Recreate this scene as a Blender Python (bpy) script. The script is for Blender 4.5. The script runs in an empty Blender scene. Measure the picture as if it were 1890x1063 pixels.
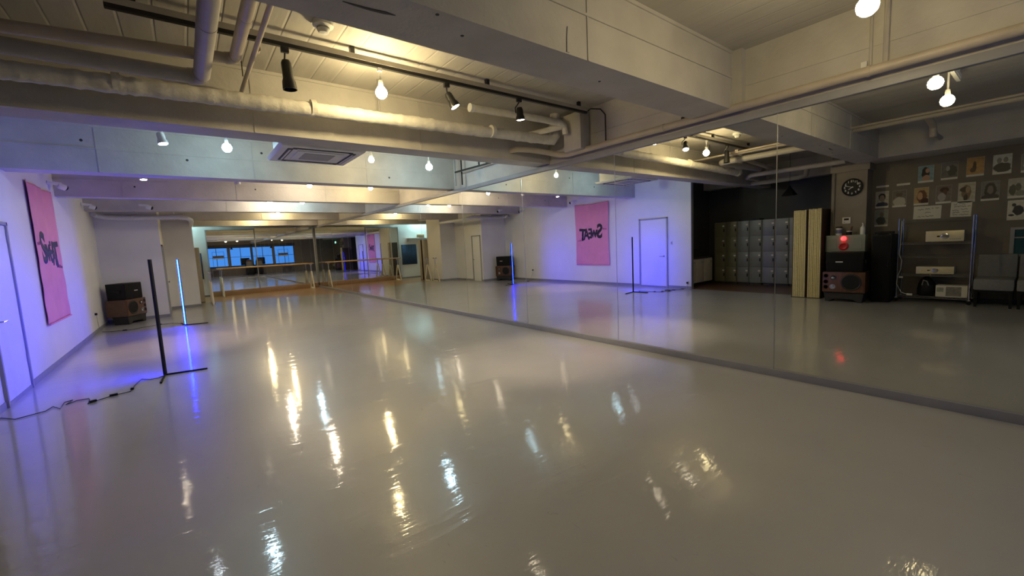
import bpy, bmesh, math, random
from mathutils import Vector, Matrix
random.seed(7)
S = bpy.context.scene
COL = S.collection
PI = math.pi

# ------------------------------------------------------------------ camera, world, exposure
cam = bpy.data.cameras.new('camera')
cam.sensor_width = 36.0
cam.lens = 773.94 / 1890 * 36.0
cam.clip_start = 0.05
camo = bpy.data.objects.new('camera', cam)
COL.objects.link(camo)
yaw, pitch, roll = 0.6586, -0.1039, -0.0495
f = Vector((math.sin(yaw) * math.cos(pitch), math.cos(yaw) * math.cos(pitch), math.sin(pitch)))
r = Vector((math.cos(yaw), -math.sin(yaw), 0))
u = r.cross(f)
r2 = r * math.cos(roll) + u * math.sin(roll)
u2 = -r * math.sin(roll) + u * math.cos(roll)
M = Matrix((r2, u2, -f)).transposed().to_4x4()
M.translation = (0, 0, 1.5)
camo.matrix_world = M
S.camera = camo

w = bpy.data.worlds.new('dusk')
S.world = w
w.use_nodes = True
w.node_tree.nodes['Background'].inputs[0].default_value = (0.02, 0.07, 0.2, 1)
w.node_tree.nodes['Background'].inputs[1].default_value = 0.5
S.view_settings.view_transform = 'Standard'
S.view_settings.look = 'None'
S.view_settings.gamma = 1
S.view_settings.exposure = 1.15
S.view_settings.use_curve_mapping = False
S.cycles.sample_clamp_indirect = 6.0
BULB = 170.0          # radiance of the bare bulbs
SPOT = 90.0          # watts of the spotlights

# ------------------------------------------------------------------ materials
def nt(name):
    m = bpy.data.materials.new(name); m.use_nodes = True
    t = m.node_tree
    return m, t, t.nodes['Principled BSDF']

def mat(name, c, rough=0.6, metal=0.0, var=0.12, scale=6.0, bump=0.0, bscale=40.0, spec=0.5, coat=0.0, crough=0.1):
    m, t, b = nt(name)
    tc = t.nodes.new('ShaderNodeTexCoord')
    n = t.nodes.new('ShaderNodeTexNoise'); n.inputs['Scale'].default_value = scale; n.inputs['Detail'].default_value = 5
    t.links.new(tc.outputs['Object'], n.inputs['Vector'])
    cr = t.nodes.new('ShaderNodeValToRGB')
    cr.color_ramp.elements[0].position = 0.3; cr.color_ramp.elements[1].position = 0.7
    cr.color_ramp.elements[0].color = tuple(x * (1 - var) for x in c) + (1,)
    cr.color_ramp.elements[1].color = tuple(min(1, x * (1 + var)) for x in c) + (1,)
    t.links.new(n.outputs['Fac'], cr.inputs[0]); t.links.new(cr.outputs[0], b.inputs['Base Color'])
    b.inputs['Roughness'].default_value = rough; b.inputs['Metallic'].default_value = metal
    b.inputs['Specular IOR Level'].default_value = spec
    b.inputs['Coat Weight'].default_value = coat; b.inputs['Coat Roughness'].default_value = crough
    if bump:
        n2 = t.nodes.new('ShaderNodeTexNoise'); n2.inputs['Scale'].default_value = bscale; n2.inputs['Detail'].default_value = 4
        t.links.new(tc.outputs['Object'], n2.inputs['Vector'])
        bp = t.nodes.new('ShaderNodeBump'); bp.inputs['Strength'].default_value = bump; bp.inputs['Distance'].default_value = 0.01
        t.links.new(n2.outputs['Fac'], bp.inputs['Height']); t.links.new(bp.outputs[0], b.inputs['Normal'])
    return m

def emit(name, c, s, base=0.8):
    m, t, b = nt(name)
    b.inputs['Base Color'].default_value = (base, base, base, 1)
    b.inputs['Emission Color'].default_value = tuple(c) + (1,)
    b.inputs['Emission Strength'].default_value = s
    return m

def mapped(t, scale, coord='Object'):
    tc = t.nodes.new('ShaderNodeTexCoord'); mp = t.nodes.new('ShaderNodeMapping')
    mp.inputs['Scale'].default_value = scale
    t.links.new(tc.outputs[coord], mp.inputs['Vector'])
    return mp.outputs[0]

def ramp(t, src, stops):
    cr = t.nodes.new('ShaderNodeValToRGB'); e = cr.color_ramp.elements
    while len(e) < len(stops): e.new(0.5)
    for k, (p, c) in enumerate(stops):
        e[k].position = p; e[k].color = tuple(c) + (1,)
    t.links.new(src, cr.inputs[0])
    return cr.outputs[0]

def floor_mat():
    m, t, b = nt('grey_vinyl_floor')
    n1 = t.nodes.new('ShaderNodeTexNoise'); n1.inputs['Scale'].default_value = 0.7; n1.inputs['Detail'].default_value = 6
    t.links.new(mapped(t, (1, 1, 1)), n1.inputs['Vector'])
    base = ramp(t, n1.outputs['Fac'], [(0.3, (0.375, 0.37, 0.355)), (0.7, (0.435, 0.43, 0.42))])
    # scuffs: thin stretched noise
    n2 = t.nodes.new('ShaderNodeTexNoise'); n2.inputs['Scale'].default_value = 9; n2.inputs['Detail'].default_value = 8; n2.inputs['Distortion'].default_value = 2.5
    t.links.new(mapped(t, (1.0, 0.35, 1)), n2.inputs['Vector'])
    sc = ramp(t, n2.outputs['Fac'], [(0.0, (1, 1, 1)), (0.69, (1, 1, 1)), (0.72, (0.82, 0.82, 0.8)), (0.75, (1, 1, 1))])
    mx = t.nodes.new('ShaderNodeMix'); mx.data_type = 'RGBA'; mx.blend_type = 'MULTIPLY'; mx.inputs[0].default_value = 1
    t.links.new(base, mx.inputs[6]); t.links.new(sc, mx.inputs[7]); t.links.new(mx.outputs[2], b.inputs['Base Color'])
    b.inputs['Roughness'].default_value = 0.42
    n3 = t.nodes.new('ShaderNodeTexNoise'); n3.inputs['Scale'].default_value = 3.0; n3.inputs['Detail'].default_value = 5
    t.links.new(mapped(t, (1, 1, 1)), n3.inputs['Vector'])
    rr = ramp(t, n3.outputs['Fac'], [(0.3, (0.035,) * 3), (0.75, (0.095,) * 3)])
    t.links.new(rr, b.inputs['Coat Roughness'])
    b.inputs['Coat Weight'].default_value = 0.8
    b.inputs['Specular IOR Level'].default_value = 0.5
    # wrinkles of the sheet, running across the room
    n4 = t.nodes.new('ShaderNodeTexNoise'); n4.inputs['Scale'].default_value = 2.2; n4.inputs['Detail'].default_value = 5; n4.inputs['Distortion'].default_value = 0.8
    t.links.new(mapped(t, (0.8, 3.2, 1)), n4.inputs['Vector'])
    n5 = t.nodes.new('ShaderNodeTexNoise'); n5.inputs['Scale'].default_value = 26; n5.inputs['Detail'].default_value = 4
    t.links.new(mapped(t, (0.5, 1.9, 1)), n5.inputs['Vector'])
    ad = t.nodes.new('ShaderNodeMath'); ad.operation = 'MULTIPLY_ADD'; ad.inputs[1].default_value = 0.17
    t.links.new(n5.outputs['Fac'], ad.inputs[0]); t.links.new(n4.outputs['Fac'], ad.inputs[2])
    bp = t.nodes.new('ShaderNodeBump'); bp.inputs['Strength'].default_value = 0.5; bp.inputs['Distance'].default_value = 0.0065
    t.links.new(ad.outputs[0], bp.inputs['Height'])
    t.links.new(bp.outputs[0], b.inputs['Normal']); t.links.new(bp.outputs[0], b.inputs['Coat Normal'])
    return m

def board_concrete(name, c, axis, width):
    """painted concrete with the marks of formwork boards"""
    m, t, b = nt(name)
    n = t.nodes.new('ShaderNodeTexNoise'); n.inputs['Scale'].default_value = 3.0; n.inputs['Detail'].default_value = 7
    sc = (1, .25, 1) if axis == 'Y' else (.25, 1, 1)
    t.links.new(mapped(t, sc), n.inputs['Vector'])
    t.links.new(ramp(t, n.outputs['Fac'], [(0.3, tuple(x * .86 for x in c)), (0.7, tuple(x * 1.08 for x in c))]), b.inputs['Base Color'])
    b.inputs['Roughness'].default_value = 0.62
    wv = t.nodes.new('ShaderNodeTexWave'); wv.wave_type = 'BANDS'; wv.bands_direction = 'X' if axis == 'Y' else 'Y'; wv.wave_profile = 'SAW'
    wv.inputs['Scale'].default_value = 0.31416 / width; wv.inputs['Distortion'].default_value = 0.15; wv.inputs['Detail'].default_value = 1
    t.links.new(mapped(t, (1, 1, 1)), wv.inputs['Vector'])
    ln = ramp(t, wv.outputs['Fac'], [(0.0, (0, 0, 0)), (0.05, (1, 1, 1)), (0.93, (.85, .85, .85)), (1.0, (.1, .1, .1))])
    n2 = t.nodes.new('ShaderNodeTexNoise'); n2.inputs['Scale'].default_value = 14; n2.inputs['Detail'].default_value = 6
    t.links.new(mapped(t, sc), n2.inputs['Vector'])
    ad = t.nodes.new('ShaderNodeMath'); ad.operation = 'MULTIPLY_ADD'; ad.inputs[1].default_value = 0.7
    t.links.new(n2.outputs['Fac'], ad.inputs[0]); t.links.new(ln, ad.inputs[2])
    bp = t.nodes.new('ShaderNodeBump'); bp.inputs['Strength'].default_value = 0.42; bp.inputs['Distance'].default_value = 0.012
    t.links.new(ad.outputs[0], bp.inputs['Height']); t.links.new(bp.outputs[0], b.inputs['Normal'])
    return m

def wood_mat(name, c1, c2, scale=(1, 12, 12), rough=0.4, coat=0.3):
    m, t, b = nt(name)
    n = t.nodes.new('ShaderNodeTexNoise'); n.inputs['Scale'].default_value = 3; n.inputs['Detail'].default_value = 7; n.inputs['Distortion'].default_value = 0.6
    t.links.new(mapped(t, scale), n.inputs['Vector'])
    t.links.new(ramp(t, n.outputs['Fac'], [(0.3, c1), (0.7, c2)]), b.inputs['Base Color'])
    b.inputs['Roughness'].default_value = rough; b.inputs['Coat Weight'].default_value = coat; b.inputs['Coat Roughness'].default_value = .15
    return m

def print_mat(name, bg, blobs, w, h, grain=0.2):
    """flat print: soft ellipses (u, v, ru, rv, colour) over a ground; u runs 0..1 as seen on the sheet, v upwards"""
    m, t, b = nt(name)
    tc = t.nodes.new('ShaderNodeTexCoord'); sp = t.nodes.new('ShaderNodeSeparateXYZ')
    nz = t.nodes.new('ShaderNodeTexNoise'); nz.inputs['Scale'].default_value = 22; nz.inputs['Detail'].default_value = 4
    t.links.new(tc.outputs['Object'], nz.inputs['Vector'])
    t.links.new(tc.outputs['Object'], sp.inputs[0])
    def math_(op, a, bb=None, cc=None):
        nd = t.nodes.new('ShaderNodeMath'); nd.operation = op
        for k, x in enumerate((a, bb, cc)):
            if x is None: continue
            if isinstance(x, (int, float)): nd.inputs[k].default_value = x
            else: t.links.new(x, nd.inputs[k])
        return nd.outputs[0]
    cur = ramp(t, nz.outputs['Fac'], [(0.25, tuple(x * (1 - grain) for x in bg)), (0.75, tuple(min(1, x * (1 + grain)) for x in bg))])
    for (uu, vv, ru, rv, c) in blobs:
        a = math_('POWER', math_('ABSOLUTE', math_('MULTIPLY', math_('SUBTRACT', sp.outputs[1], (uu - .5) * w), 1 / (ru * w))), 2)
        d = math_('POWER', math_('ABSOLUTE', math_('MULTIPLY', math_('SUBTRACT', sp.outputs[2], (vv - .5) * h), 1 / (rv * h))), 2)
        s = math_('ADD', math_('ADD', a, d), math_('MULTIPLY', math_('SUBTRACT', nz.outputs['Fac'], .5), .9))
        k = math_('MULTIPLY', math_('SUBTRACT', 1.15, s), 3.5); 
        k = math_('MINIMUM', math_('MAXIMUM', k, 0), 1)
        mx = t.nodes.new('ShaderNodeMix'); mx.data_type = 'RGBA'
        t.links.new(k, mx.inputs[0]); t.links.new(cur, mx.inputs[6]); mx.inputs[7].default_value = tuple(c) + (1,)
        cur = mx.outputs[2]
    t.links.new(cur, b.inputs['Base Color'])
    b.inputs['Roughness'].default_value = 0.35
    return m

CONC = (0.50, 0.475, 0.43)
m_floor = floor_mat()
m_ceil = board_concrete('painted_board_concrete', CONC, 'Y', 0.21)
m_beam = mat('painted_concrete_beam', CONC, .6, var=.1, scale=3, bump=.35, bscale=26)
m_white = mat('white_wall_paint', (0.74, 0.73, 0.71), .55, var=.03, scale=2, bump=.06, bscale=60)
m_cream = m_white
m_taupe = mat('taupe_wall_paint', (0.175, 0.15, 0.12), .6, var=.1, scale=3, bump=.15, bscale=50)
m_pillar = mat('taupe_pillar_paint', (0.24, 0.21, 0.17), .6, var=.1, scale=3, bump=.15, bscale=50)
m_dark = mat('charcoal_wall_paint', (0.045, 0.045, 0.047), .6, var=.15, scale=2)
m_base = mat('grey_skirting', (0.26, 0.26, 0.28), .45, var=.06)
m_wallR = m_beam
m_rail = m_base
m_woodfloor = wood_mat('orange_wood_floor', (0.33, 0.17, 0.06), (0.46, 0.26, 0.10), (1.2, 9, 1), .3, .6)
m_brownfloor = wood_mat('dark_brown_floor', (0.10, 0.045, 0.025), (0.16, 0.075, 0.04), (9, 1.2, 1), .4, .3)
m_black = mat('black_plastic', (0.008, 0.008, 0.0085), .45, var=.2, spec=.25)
m_blackm = mat('black_metal', (0.016, 0.016, 0.017), .3, .2, var=.2)
m_steel = mat('chrome_steel', (0.62, 0.62, 0.64), .18, 1.0, var=.06)
m_alu = mat('aluminium', (0.5, 0.5, 0.52), .3, 1.0, var=.06)
m_pipe = mat('white_pipe_wrap', (0.66, 0.63, 0.56), .6, var=.1, scale=12, bump=1.0, bscale=14)
m_pipe2 = mat('grey_pipe_paint', (0.47, 0.44, 0.39), .5, var=.08, scale=6, bump=.15, bscale=30)
m_pipe3 = mat('beige_pipe_paint', (0.46, 0.40, 0.32), .45, var=.08, scale=6, bump=.1, bscale=30)
m_wplas = mat('white_plastic', (0.72, 0.72, 0.70), .4, var=.04)
m_gplas = mat('grey_plastic', (0.33, 0.33, 0.32), .45, var=.06)
m_ivory = mat('ivory_paint', (0.66, 0.61, 0.48), .45, var=.05)
m_walnut = wood_mat('reddish_walnut', (0.07, 0.025, 0.012), (0.13, 0.05, 0.022), (1, 8, 1), .35, .4)
m_barre = wood_mat('barre_wood', (0.42, 0.25, 0.12), (0.55, 0.35, 0.18), (8, 8, 8), .4, .3)
m_plinth = wood_mat('plinth_wood', (0.28, 0.17, 0.08), (0.38, 0.24, 0.12), (1, 8, 8), .45, .2)
m_mat = mat('cream_mat_edges', (0.60, 0.52, 0.28), .6, var=.1, scale=30)
m_brownmat = mat('brown_mat_cover', (0.055, 0.03, 0.018), .55, var=.1)
m_beigemat = mat('beige_mat_vinyl', (0.40, 0.36, 0.28), .5, var=.06)
m_lockg = mat('grey_locker_steel', (0.20, 0.205, 0.21), .4, .1, var=.06, scale=3)
m_locko = mat('olive_locker_steel', (0.155, 0.145, 0.085), .4, .1, var=.06, scale=3)
m_lockd = mat('dark_recess', (0.02, 0.02, 0.02), .5)
m_pink = mat('pink_banner_cloth', (0.74, 0.27, 0.40), .7, var=.05, scale=4)
m_ink = mat('black_ink', (0.008, 0.006, 0.014), .6, var=.1)
m_faint = mat('faint_purple_ink', (0.30, 0.06, 0.17), .7, var=.1)
m_grille = mat('dark_mesh', (0.007, 0.007, 0.007), .7, spec=.2, var=.3, scale=90, bump=.5, bscale=200)
m_cone = mat('speaker_cone', (0.018, 0.016, 0.015), .5, var=.2)
m_sofa = mat('grey_sofa_fabric', (0.19, 0.19, 0.19), .8, var=.08, scale=20, bump=.2, bscale=120)
m_paper = mat('white_paper', (0.66, 0.64, 0.56), .6, var=.04)
m_champ = mat('champagne_aluminium', (0.70, 0.62, 0.42), .35, .35, var=.04)
m_firebox = mat('grey_green_enamel', (0.25, 0.275, 0.245), .4, var=.05)
m_redglow = emit('red_lamp_glow', (1.0, 0.012, 0.02), 2.2)
m_red = mat('red_plastic', (0.5, 0.008, 0.015), .35, var=.1)
m_curtain = mat('blue_curtain', (0.035, 0.10, 0.24), .7, var=.15, scale=8)
m_pane = emit('dusk_window_glow', (0.055, 0.30, 0.95), 0.46, .04)
m_dusk2 = mat('dark_teal_glass', (0.03, 0.085, 0.105), .12, var=.1)
m_frame = mat('dark_window_frame', (0.05, 0.05, 0.055), .4, var=.1)
m_warm = emit('warm_bulb_glow', (1.0, 0.79, 0.40), BULB)
m_weak = emit('weak_warm_bulb_glow', (1.0, 0.80, 0.42), BULB * .34)
m_neutral = emit('neutral_bulb_glow', (1.0, 0.84, 0.62), BULB)
m_cool = emit('cool_bulb_glow', (0.55, 0.86, 1.0), BULB * .42)
m_lens = emit('spot_lens_glow', (1.0, 0.84, 0.60), 30.0)
m_coollens = emit('cool_lens_glow', (0.8, 0.92, 1.0), 30.0)
m_led = emit('blue_led_glow', (0.0009, 0.0046, 1.0), 155.0)
m_exit = emit('green_exit_glow', (0.25, 1.0, 0.6), 3.0)
m_white2 = mat('white_label', (0.7, 0.7, 0.7), .5)
m_mirror, _t, _b = nt('silver_mirror')
_b.inputs['Base Color'].default_value = (0.80, 0.815, 0.80, 1); _b.inputs['Metallic'].default_value = 1; _b.inputs['Roughness'].default_value = 0.0
_n = _t.nodes.new('ShaderNodeTexNoise'); _n.inputs['Scale'].default_value = 0.6
_t.links.new(mapped(_t, (1, 1, 1)), _n.inputs['Vector'])
_t.links.new(ramp(_t, _n.outputs['Fac'], [(0.3, (0.78, 0.795, 0.78)), (0.7, (0.83, 0.845, 0.83))]), _b.inputs['Base Color'])

# ------------------------------------------------------------------ mesh helpers
class MB:
    def __init__(s): s.v = []; s.f = []
    def add(s, vs, fs):
        o = len(s.v); s.v += [tuple(x) for x in vs]; s.f += [tuple(i + o for i in q) for q in fs]; return s
    def box(s, x0, x1, y0, y1, z0, z1):
        return s.add([(x0, y0, z0), (x1, y0, z0), (x1, y1, z0), (x0, y1, z0), (x0, y0, z1), (x1, y0, z1), (x1, y1, z1), (x0, y1, z1)],
                     [(3, 2, 1, 0), (4, 5, 6, 7), (0, 1, 5, 4), (1, 2, 6, 5), (2, 3, 7, 6), (3, 0, 4, 7)])
    def cbox(s, c, d): return s.box(c[0] - d[0] / 2, c[0] + d[0] / 2, c[1] - d[1] / 2, c[1] + d[1] / 2, c[2] - d[2] / 2, c[2] + d[2] / 2)
    def bar(s, a, b, w, h):
        a = Vector(a); b = Vector(b); d = (b - a).normalized()
        up = Vector((0, 0, 1)) if abs(d.z) < .95 else Vector((0, 1, 0))
        x = d.cross(up).normalized() * w / 2; y = x.normalized().cross(d) * h / 2
        vs = [p + q for p in (a, b) for q in (-x - y, x - y, x + y, -x + y)]
        return s.add(vs, [(3, 2, 1, 0), (4, 5, 6, 7), (0, 1, 5, 4), (1, 2, 6, 5), (2, 3, 7, 6), (3, 0, 4, 7)])
    def tube(s, pts, rad, n=10, caps=True):
        pts = [Vector(p) for p in pts]; N = len(pts)
        rs = rad if isinstance(rad, (list, tuple)) else [rad] * N
        t0 = (pts[1] - pts[0]).normalized()
        nx = t0.cross(Vector((0, 0, 1)) if abs(t0.z) < .9 else Vector((1, 0, 0))).normalized()
        vs = []; prev = t0
        for i, p in enumerate(pts):
            if i == 0: t = t0
            elif i == N - 1: t = (pts[i] - pts[i - 1]).normalized()
            else: t = ((pts[i + 1] - p).normalized() + (p - pts[i - 1]).normalized()).normalized()
            q = prev.rotation_difference(t); nx = q @ nx; prev = t
            ny = t.cross(nx)
            for k in range(n):
                a = 2 * PI * k / n; vs.append(p + (nx * math.cos(a) + ny * math.sin(a)) * rs[i])
        fs = [(i * n + k, i * n + (k + 1) % n, (i + 1) * n + (k + 1) % n, (i + 1) * n + k) for i in range(N - 1) for k in range(n)]
        if caps: fs += [tuple(reversed(range(n))), tuple(range((N - 1) * n, N * n))]
        return s.add(vs, fs)
    def lathe(s, prof, n=20, c=(0, 0, 0), axis=(0, 0, 1)):
        """prof: list of (radius, height along axis)"""
        ax = Vector(axis).normalized(); q = Vector((0, 0, 1)).rotation_difference(ax); c = Vector(c); vs = []
        for (rr, z) in prof:
            for k in range(n):
                a = 2 * PI * k / n; vs.append(c + q @ Vector((rr * math.cos(a), rr * math.sin(a), z)))
        N = len(prof)
        fs = [(i * n + k, i * n + (k + 1) % n, (i + 1) * n + (k + 1) % n, (i + 1) * n + k) for i in range(N - 1) for k in range(n)]
        if prof[0][0] > 1e-5: fs.append(tuple(reversed(range(n))))
        if prof[-1][0] > 1e-5: fs.append(tuple(range((N - 1) * n, N * n)))
        return s.add(vs, fs)
    def prism(s, poly, axis, a0, a1):
        n = len(poly)
        def P(p, a): return {'X': (a, p[0], p[1]), 'Y': (p[0], a, p[1]), 'Z': (p[0], p[1], a)}[axis]
        vs = [P(p, a0) for p in poly] + [P(p, a1) for p in poly]
        fs = [tuple(range(n)), tuple(range(2 * n - 1, n - 1, -1))] + [(k, n + k, n + (k + 1) % n, (k + 1) % n) for k in range(n)]
        return s.add(vs, fs)
    def build(s, name, m, parent=None, org=None, smooth=False, bevel=0.0, ang=40):
        if org is None:
            if parent is not None: org = (0, 0, 0)
            else:
                xs = [v[0] for v in s.v]; ys = [v[1] for v in s.v]; zs = [v[2] for v in s.v]
                org = ((min(xs) + max(xs)) / 2, (min(ys) + max(ys)) / 2, min(zs))
        me = bpy.data.meshes.new(name)
        me.from_pydata([(v[0] - org[0], v[1] - org[1], v[2] - org[2]) for v in s.v], [], s.f)
        bm = bmesh.new(); bm.from_mesh(me)
        bmesh.ops.recalc_face_normals(bm, faces=bm.faces)
        if bevel: bmesh.ops.bevel(bm, geom=[e for e in bm.edges], offset=bevel, segments=2, affect='EDGES', profile=.6, clamp_overlap=True)
        bm.to_mesh(me); bm.free()
        if smooth or bevel:
            me.polygons.foreach_set('use_smooth', [True] * len(me.polygons)); me.set_sharp_from_angle(angle=math.radians(ang))
        me.materials.append(m)
        o = bpy.data.objects.new(name, me); COL.objects.link(o)
        if parent is not None: o.parent = parent
        else: o.location = org
        return o

def tag(o, label, cat, group=None):
    o['label'] = label; o['category'] = cat
    if group: o['group'] = group
    return o
def thing(name, label, cat, loc=(0, 0, 0), rz=0.0, group=None):
    o = bpy.data.objects.new(name, None); o.empty_display_size = .1; COL.objects.link(o)
    o.location = loc; o.rotation_euler = (0, 0, rz)
    return tag(o, label, cat, group)
def struct(name, mb, m, org=None, **k):
    o = mb.build(name, m, None, org or (0, 0, 0), **k); o['kind'] = 'structure'; return o
def child(name, mb, m, par, **k):
    """a part given in world coordinates under an unrotated parent"""
    return mb.build(name, m, par, org=tuple(par.matrix_basis.translation) if par.parent is None else tuple(par.parent.matrix_basis.translation), **k)
def copy_tree(o, parent=None):
    c = o.copy(); COL.objects.link(c); c.parent = parent
    for ch in list(o.children): copy_tree(ch, c)
    return c
def box(*a): return MB().box(*a)
def arc(c, a0, a1, rad, n, ax1, ax2):
    c = Vector(c); ax1 = Vector(ax1); ax2 = Vector(ax2)
    return [c + ax1 * rad * math.cos(a0 + (a1 - a0) * k / n) + ax2 * rad * math.sin(a0 + (a1 - a0) * k / n) for k in range(n + 1)]

# ------------------------------------------------------------------ room shell
W = 4.728; ZC = 3.36; LX = -1.68; YB = -2.0; YF = 20.65
struct('floor', MB().prism([(-2.3, YB - .1), (4.95, YB - .1), (4.95, 15.95), (-1.2, 18.8), (-2.3, 18.8)], 'Z', -.12, 0), m_floor)
struct('floor_wood', MB().prism([(-1.2, 18.8), (4.95, 15.95), (4.95, YF + .1), (-1.2, YF + .1)], 'Z', -.12, 0.0), m_woodfloor)
struct('floor_alcove', box(-4.0, LX, 2.9, 6.85, -.1, 0.004), m_brownfloor)
struct('ceiling', box(-4.0, 4.95, YB - .1, YF + .1, ZC, ZC + .15), m_ceil)
# beams across the room, each with the ridge left by its formwork
for (y0, y1, z0, x0) in ((2.13, 2.55, 2.79, -2.1), (4.98, 5.30, 2.74, -3.85), (7.98, 8.28, 2.74, LX), (10.88, 11.12, 2.74, LX),
                         (13.62, 13.9, 2.74, LX), (16.5, 16.8, 2.74, -.5), (19.65, 19.95, 2.74, -1.0)):
    b = MB().box(x0, 4.74, y0, y1, z0, ZC)
    zr = z0 + .30
    b.box(x0, 4.735, y0 - .011, y0, zr, zr + .018)
    b.box(x0, 4.735, y1, y1 + .006, zr, zr + .012)
    b.box(x0, 4.735, y0 - .012, y0, ZC - .03, ZC)
    for k in range(int((4.7 - x0) / 1.82)):
        xx = x0 + .9 + 1.82 * k
        b.box(xx, xx + .012, y0 - .007, y0, z0, ZC - .03)
    struct('ceiling_beam', b, m_beam)
# old bolt holes, recess darkness painted as raised dark discs, and a chipped streak in the beams
beams = [o for o in bpy.data.objects if o.name.startswith('ceiling_beam')]
def hole_shade_disc(i, c, ax, rad=.012):
    MB().lathe([(rad, 0), (rad * .8, .003), (0, .0035)], 10, c, ax).build('bolt_hole_shade_disc', m_lockd, beams[i])
for c in ((1.25, 2.17, 2.79), (1.49, 2.30, 2.79), (2.83, 2.35, 2.79), (.5, 2.4, 2.79)): hole_shade_disc(0, c, (0, 0, -1))
for c in ((-.91, 7.98, 3.15), (1.17, 7.98, 3.17), (.19, 7.98, 2.98), (3.3, 7.98, 2.9)): hole_shade_disc(2, c, (0, -1, 0), .018)
for c in ((-.6, 10.88, 2.95), (1.4, 10.88, 2.98)): hole_shade_disc(3, c, (0, -1, 0), .016)
MB().prism([(.78, 2.318), (.86, 2.31), (.93, 2.305), (1.0, 2.292), (1.06, 2.30), (1.0, 2.318), (.92, 2.325), (.84, 2.325)], 'Z', 2.787, 2.79).build('chipped_streak', m_lockd, beams[0])
MB().prism([(2.225, 2.80), (2.25, 2.80), (2.243, 2.9), (2.238, 2.97), (2.23, 2.9)], 'Y', 2.122, 2.13).build('plaster_chip', m_beam, beams[0])
g = MB().box(-2.12, -1.2, YB, 2.13, 2.79, ZC); g.box(-1.2, -1.194, YB, 2.13, 3.05, 3.062)
struct('ceiling_girder', g, m_wallR)
struct('ceiling_girder', box(-3.95, -3.5, 2.97, 6.8, 2.86, ZC), m_wallR)
struct('ceiling_girder', box(4.2, 4.74, 19.95, YF, 2.74, ZC), m_beam)
# walls
struct('wall_right', MB().box(4.742, 4.95, YB - .1, YF + .1, 0, ZC).box(4.735, 4.742, YB, YF, 3.0, 3.012), m_wallR)
struct('wall_left', box(LX - .1, LX, 6.17, 14.7, 0, ZC), m_white)
struct('wall_left_end', box(LX - .102, LX + .003, 6.155, 6.17, 0, ZC), m_base)
struct('wall_closet', box(LX - .1, -.45, 14.7, 16.9, 0, ZC), m_white)
struct('wall_closet_inner', box(-.6, .3, 16.9, 18.2, 0, ZC), m_cream)
struct('wall_far_side', box(-1.1, -1.0, 18.2, YF, 0, ZC), m_white)
struct('wall_far', MB().box(-1.1, -.27, YF, YF + .15, 0, ZC).box(.56, 4.95, YF, YF + .15, 0, ZC).box(-.27, .56, YF, YF + .15, 0, .72).box(-.27, .56, YF, YF + .15, 1.75, ZC), m_white)
struct('wall_back', MB().box(-2.3, 1.38, YB - .15, YB, 0, ZC).box(4.68, 4.95, YB - .15, YB, 0, ZC).box(1.38, 4.68, YB - .15, YB, 0, .78)
       .box(1.38, 4.68, YB - .15, YB, 2.4, ZC).box(2.98, 3.12, YB - .15, YB, .78, 2.4), m_taupe)
struct('wall_photo', box(-2.3, -2.1, YB, 2.4, 0, 2.95), m_taupe)
struct('pillar', MB().box(-2.3, LX, 2.38, 2.98, 0, ZC).box(-2.3, LX + .035, 2.34, 3.0, 2.66, 2.79), m_pillar)
struct('wall_alcove_back', box(-4.0, -3.85, 2.9, 6.85, 0, ZC), m_dark)
struct('wall_alcove_near', box(-3.85, -2.3, 2.88, 2.98, 0, ZC), m_dark)
struct('wall_alcove_far', box(-3.85, LX - .1, 6.76, 6.86, 0, ZC), m_dark)
# pilaster in the corner of beam and right wall
struct('trim_1', MB().box(4.66, 4.742, 2.03, 2.13, 2.82, ZC).box(4.64, 4.66, 2.12, 2.13, 2.82, ZC), m_wallR)
# skirtings
struct('baseboard_left', box(LX, LX + .012, 7.86, 14.7, 0, .075), m_base)
struct('baseboard_left_end', box(LX, LX + .012, 6.17, 6.86, 0, .075), m_base)
struct('baseboard_closet', MB().box(LX, -.45, 14.688, 14.7, 0, .075).box(-.45, -.438, 14.688, 14.78, 0, .075).box(-.45, -.438, 15.5, 16.9, 0, .075), m_base)
struct('baseboard_closet_inner', MB().box(-.45, .3, 16.888, 16.9, 0, .075).box(.3, .312, 16.888, 18.2, 0, .075), m_base)
struct('baseboard_far', box(-1.0, .75, YF - .012, YF, 0, .075), m_base)
struct('baseboard_right', MB().box(4.70, 4.742, YB, YF - .1, 0, .076), m_rail, bevel=.004)
struct('baseboard_photo', box(-2.1, -2.088, YB, 2.38, 0, .075), m_dark)

# ------------------------------------------------------------------ mirrors
t = thing('wall_mirror', 'long wall of tall frameless mirror panels above the low grey rail', 'mirror', (4.73, 9, .076))
edges = [YB + .01, 1.7194] + [1.7194 + 1.9861 * k for k in range(1, 10)] + [20.49]
edges.insert(1, 1.7194 - 1.9861)
for a, b in zip(edges[:-1], edges[1:]):
    child('mirror_panel', box(4.728, 4.742, a + .003, b - .003, .076, 2.644), m_mirror, t)
for a in edges[1:-1]:
    child('joint_strip', box(4.7265, 4.735, a - .0035, a + .0035, .076, 2.644), m_alu, t)
child('top_frame', box(4.70, 4.742, YB, 20.49, 2.644, 2.715), m_rail, t, bevel=.003)
t = thing('framed_mirror', 'tall framed mirror panel on the wooden plinth beside the blue curtain window', 'mirror', (1.6, 20.5, 0))
child('mirror_glass', box(.78, 2.40, 20.49, 20.52, .2, 2.62), m_mirror, t)
child('plinth', box(.75, 2.43, 20.38, 20.64, 0, .2), m_plinth, t, bevel=.004)
for n_, q in (('frame_side', (.75, .78, 20.47, 20.53, .2, 2.65)), ('frame_side', (2.40, 2.43, 20.47, 20.53, .2, 2.65)), ('frame_top', (.78, 2.40, 20.47, 20.53, 2.62, 2.65))):
    child(n_, box(*q), m_gplas, t)
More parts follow.
